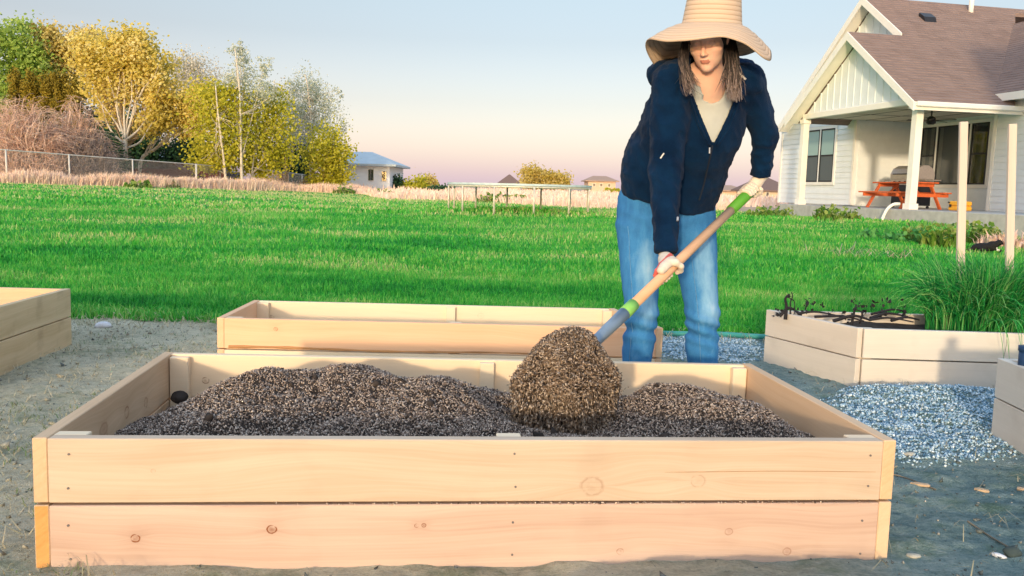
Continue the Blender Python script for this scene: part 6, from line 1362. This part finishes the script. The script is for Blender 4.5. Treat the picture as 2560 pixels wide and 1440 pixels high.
dr = np.interp(np.degrees(ths), kth, kdr); rr_ = np.interp(np.degrees(ths), kth, krr)
for _ in range(3): dr = (np.roll(dr, 1) + 2 * dr + np.roll(dr, -1)) / 4; rr_ = (np.roll(rr_, 1) + 2 * rr_ + np.roll(rr_, -1)) / 4
V = []; row = []; prof = [(.02, .198, 11), (.07, .194, 10.2), (.098, .175, 9.2)] + [(.105 + .020 * (1 - k / 9), .160 * k / 9, 8.4 * k / 9) for k in range(9, 0, -1)]
nb = 15
for (r, h, w) in prof:
    for th in ths: V.append(hb + hx_ * r * math.sin(th) - hy_ * r * .98 * math.cos(th) + HAX * h); row.append(w)
for k in range(nb):
    s = k / (nb - 1)
    for i, th in enumerate(ths):
        r = .127 + (rr_[i] - .127) * s; h = .004 - dr[i] * s ** 1.5 - .012 * s; rr2 = r + .0
        V.append(hb + hx_ * rr2 * math.sin(th) - hy_ * rr2 * .98 * math.cos(th) + HAX * (h + .0012 * math.sin(s * 63))); row.append(-.02 - 10.0 * s)
nr = len(prof) + nb; nt_ = len(ths); a = (np.arange(nr - 1)[:, None] * nt_ + np.arange(nt_)[None]); b = (np.arange(nr - 1)[:, None] * nt_ + (np.arange(nt_)[None] + 1) % nt_)
Fq = np.stack([a, b, b + nt_, a + nt_], -1).reshape(-1, 4); V = np.array(V); V = np.vstack([V, hb + HAX * .199]); row.append(11.3); tp = len(V) - 1
Fq = np.vstack([Fq, np.array([[tp, (i + 1) % nt_, i, i] for i in range(nt_)])])
bm = bmesh.new(); bv = [bm.verts.new(v - WB) for v in V]
for f in Fq: ids = list(dict.fromkeys(int(i) for i in f)); bm.faces.new([bv[i] for i in ids])
me = bpy.data.meshes.new('sun_hat'); bm.to_mesh(me); bm.free(); at = me.attributes.new('row', 'FLOAT', 'POINT'); at.data.foreach_set('value', np.array(row, np.float32)); hat = link('sun_hat', me, M_HAT, woman, smooth=True)
hm = hat.modifiers.new('thick', 'SOLIDIFY'); hm.thickness = .003
# gloves gripping the handle
def glove(name, t0, n0, wrist, sgn=1, along=1, red0=.8, red1=-2.75):
    G = sh(t0); A_ = ax * along; n_ = nrm(n0 - ax * (n0 @ ax)); s_ = np.cross(A_, n_) * sgn         # fingers wrap from n_ towards s_
    def arc(off, r, ang): return G + A_ * off + r * (n_ * math.cos(ang) + s_ * math.sin(ang))
    fing = []
    for off, k in ((-.033, .9), (-.011, 1.0), (.011, .97), (.032, .82)):
        angs = np.array([.35, 1.15, 2.1, 3.0, 3.6]) * (1 if k > .85 else .95); fing.append([arc(off + RNG.uniform(-.002, .002), .034 - .001 * i, a) for i, a in enumerate(angs)])
    thumb = [arc(-.045, .040, -.25), arc(-.058, .040, -.95), arc(-.066, .036, -1.75), arc(-.062, .034, -2.3)]
    kn = [f[0] for f in fing]; pc = G + n_ * .050 + (wrist - G) * .12
    def sd(Q):
        d = None
        for f in fing:
            e = None
            for i in range(4): c_ = cap(Q, f[i], f[i + 1], .0118 - .0008 * i, .0112 - .0008 * i); e = c_ if e is None else smin(e, c_, .004)
            d = e if d is None else smin(d, e, .0035)
        th_ = None
        for i in range(3): c_ = cap(Q, thumb[i], thumb[i + 1], .0135 - .001 * i, .0125 - .001 * i); th_ = c_ if th_ is None else smin(th_, c_, .005)
        pm = None
        for f in fing: c_ = cap(Q, f[0], wrist * .72 + f[0] * .28, .0165, .020); pm = c_ if pm is None else smin(pm, c_, .014)
        pm = smin(pm, cap(Q, thumb[0], wrist * .6 + thumb[0] * .4, .016, .02), .014); pm = smin(pm, cap(Q, wrist * .7 + G * .3, wrist + (wrist - G) * .35, .026, .030), .02)
        d = smin(d, pm, .008); d = smin(d, th_, .006); d = d + .0012 * noise3(Q, 60)
        return np.maximum(d, -(cap(Q, G - ax * .2, G + ax * .2, .0225, .0225)))
    pts = np.array(sum(fing, []) + thumb + [wrist + (wrist - G) * .35]); lo = pts.min(0) - .04; hi = pts.max(0) + .04
    V, Fq = nets(sd, lo, hi, .0032); me = mesh_np(name, V - WB, Fq); me.materials.append(M_GLOVE); me.materials.append(M_GRED)
    c_ = V[Fq].mean(1) - G; cn = c_ @ n_; csd = c_ @ s_; ang = np.arctan2(csd, cn); rad = np.hypot(cn, csd)
    red = ((ang > red0) | (ang < red1)) & (rad < .052); me.polygons.foreach_set('material_index', red.astype(np.int32))
    return link(name, me, None, woman, smooth=True)
tR = frac(1672, 690); tL = frac(1886, 469) + .045
glove('glove', tR, np.array([-.15, -.8, .5]), RW + nrm(RW - RE) * .012, 1 if True else -1, 1)
glove('glove', tL, np.array([.45, .75, .30]), LW + nrm(LW - LE) * .012, -1, 1, 4.0, -4.0)

# ================================================================== BLACK CAT ON THE LAWN
ccx = P(2466, 606, 14.2); cz0 = g1(ccx[0], 14.2) + LAWN_UP; CB = np.array([ccx[0], 14.2, cz0])
def sdf_cat(Q):
    d = ell(Q, (-.06, 0, .075), (.17, .085, .075)); d = smin(d, ell(Q, (.10, 0, .10), (.09, .075, .085)), .05); d = smin(d, cap(Q, (-.20, .0, .05), (-.33, -.03, .02), .03, .014), .03)
    d = smin(d, cap(Q, (.14, -.01, .12), (.19, -.02, .155), .055, .05), .03); d = smin(d, ell(Q, (.205, -.02, .165), (.052, .050, .046)), .015); d = smin(d, ell(Q, (.252, -.025, .15), (.022, .024, .018)), .012)
    for s in (-1, 1): d = smin(d, cap(Q, (.195, -.02 + s * .030, .195), (.195, -.02 + s * .037, .235), .017, .004), .006); d = smin(d, cap(Q, (.10, s * .05, .05), (.24, s * .045 - .01, .02), .026, .02), .02); d = smin(d, cap(Q, (-.12, s * .075, .05), (-.02, s * .10, .022), .04, .022), .02)
    return smax(d + .004 * noise3(Q, 45), -Q[:, 2] - .01, .01)
V, Fq = nets(sdf_cat, (-.40, -.16, -.03), (.31, .16, .27), .009); me = mesh_np('cat', V, Fq); me.materials.append(plain('black_fur', (0.008, 0.008, 0.010), .75, .3, 40)); me.materials.append(plain('white_fur', (0.6, 0.58, 0.55), .8))
c = V[Fq].mean(1); me.polygons.foreach_set('material_index', ((c[:, 0] > .14) & (c[:, 0] < .20) & (c[:, 1] < -.03) & (c[:, 2] < .08)).astype(np.int32))
tag(link('cat', me, None, None, CB, (0, 0, -.1), True), 'black cat with a white patch lying on the lawn between the stakes', 'cat')
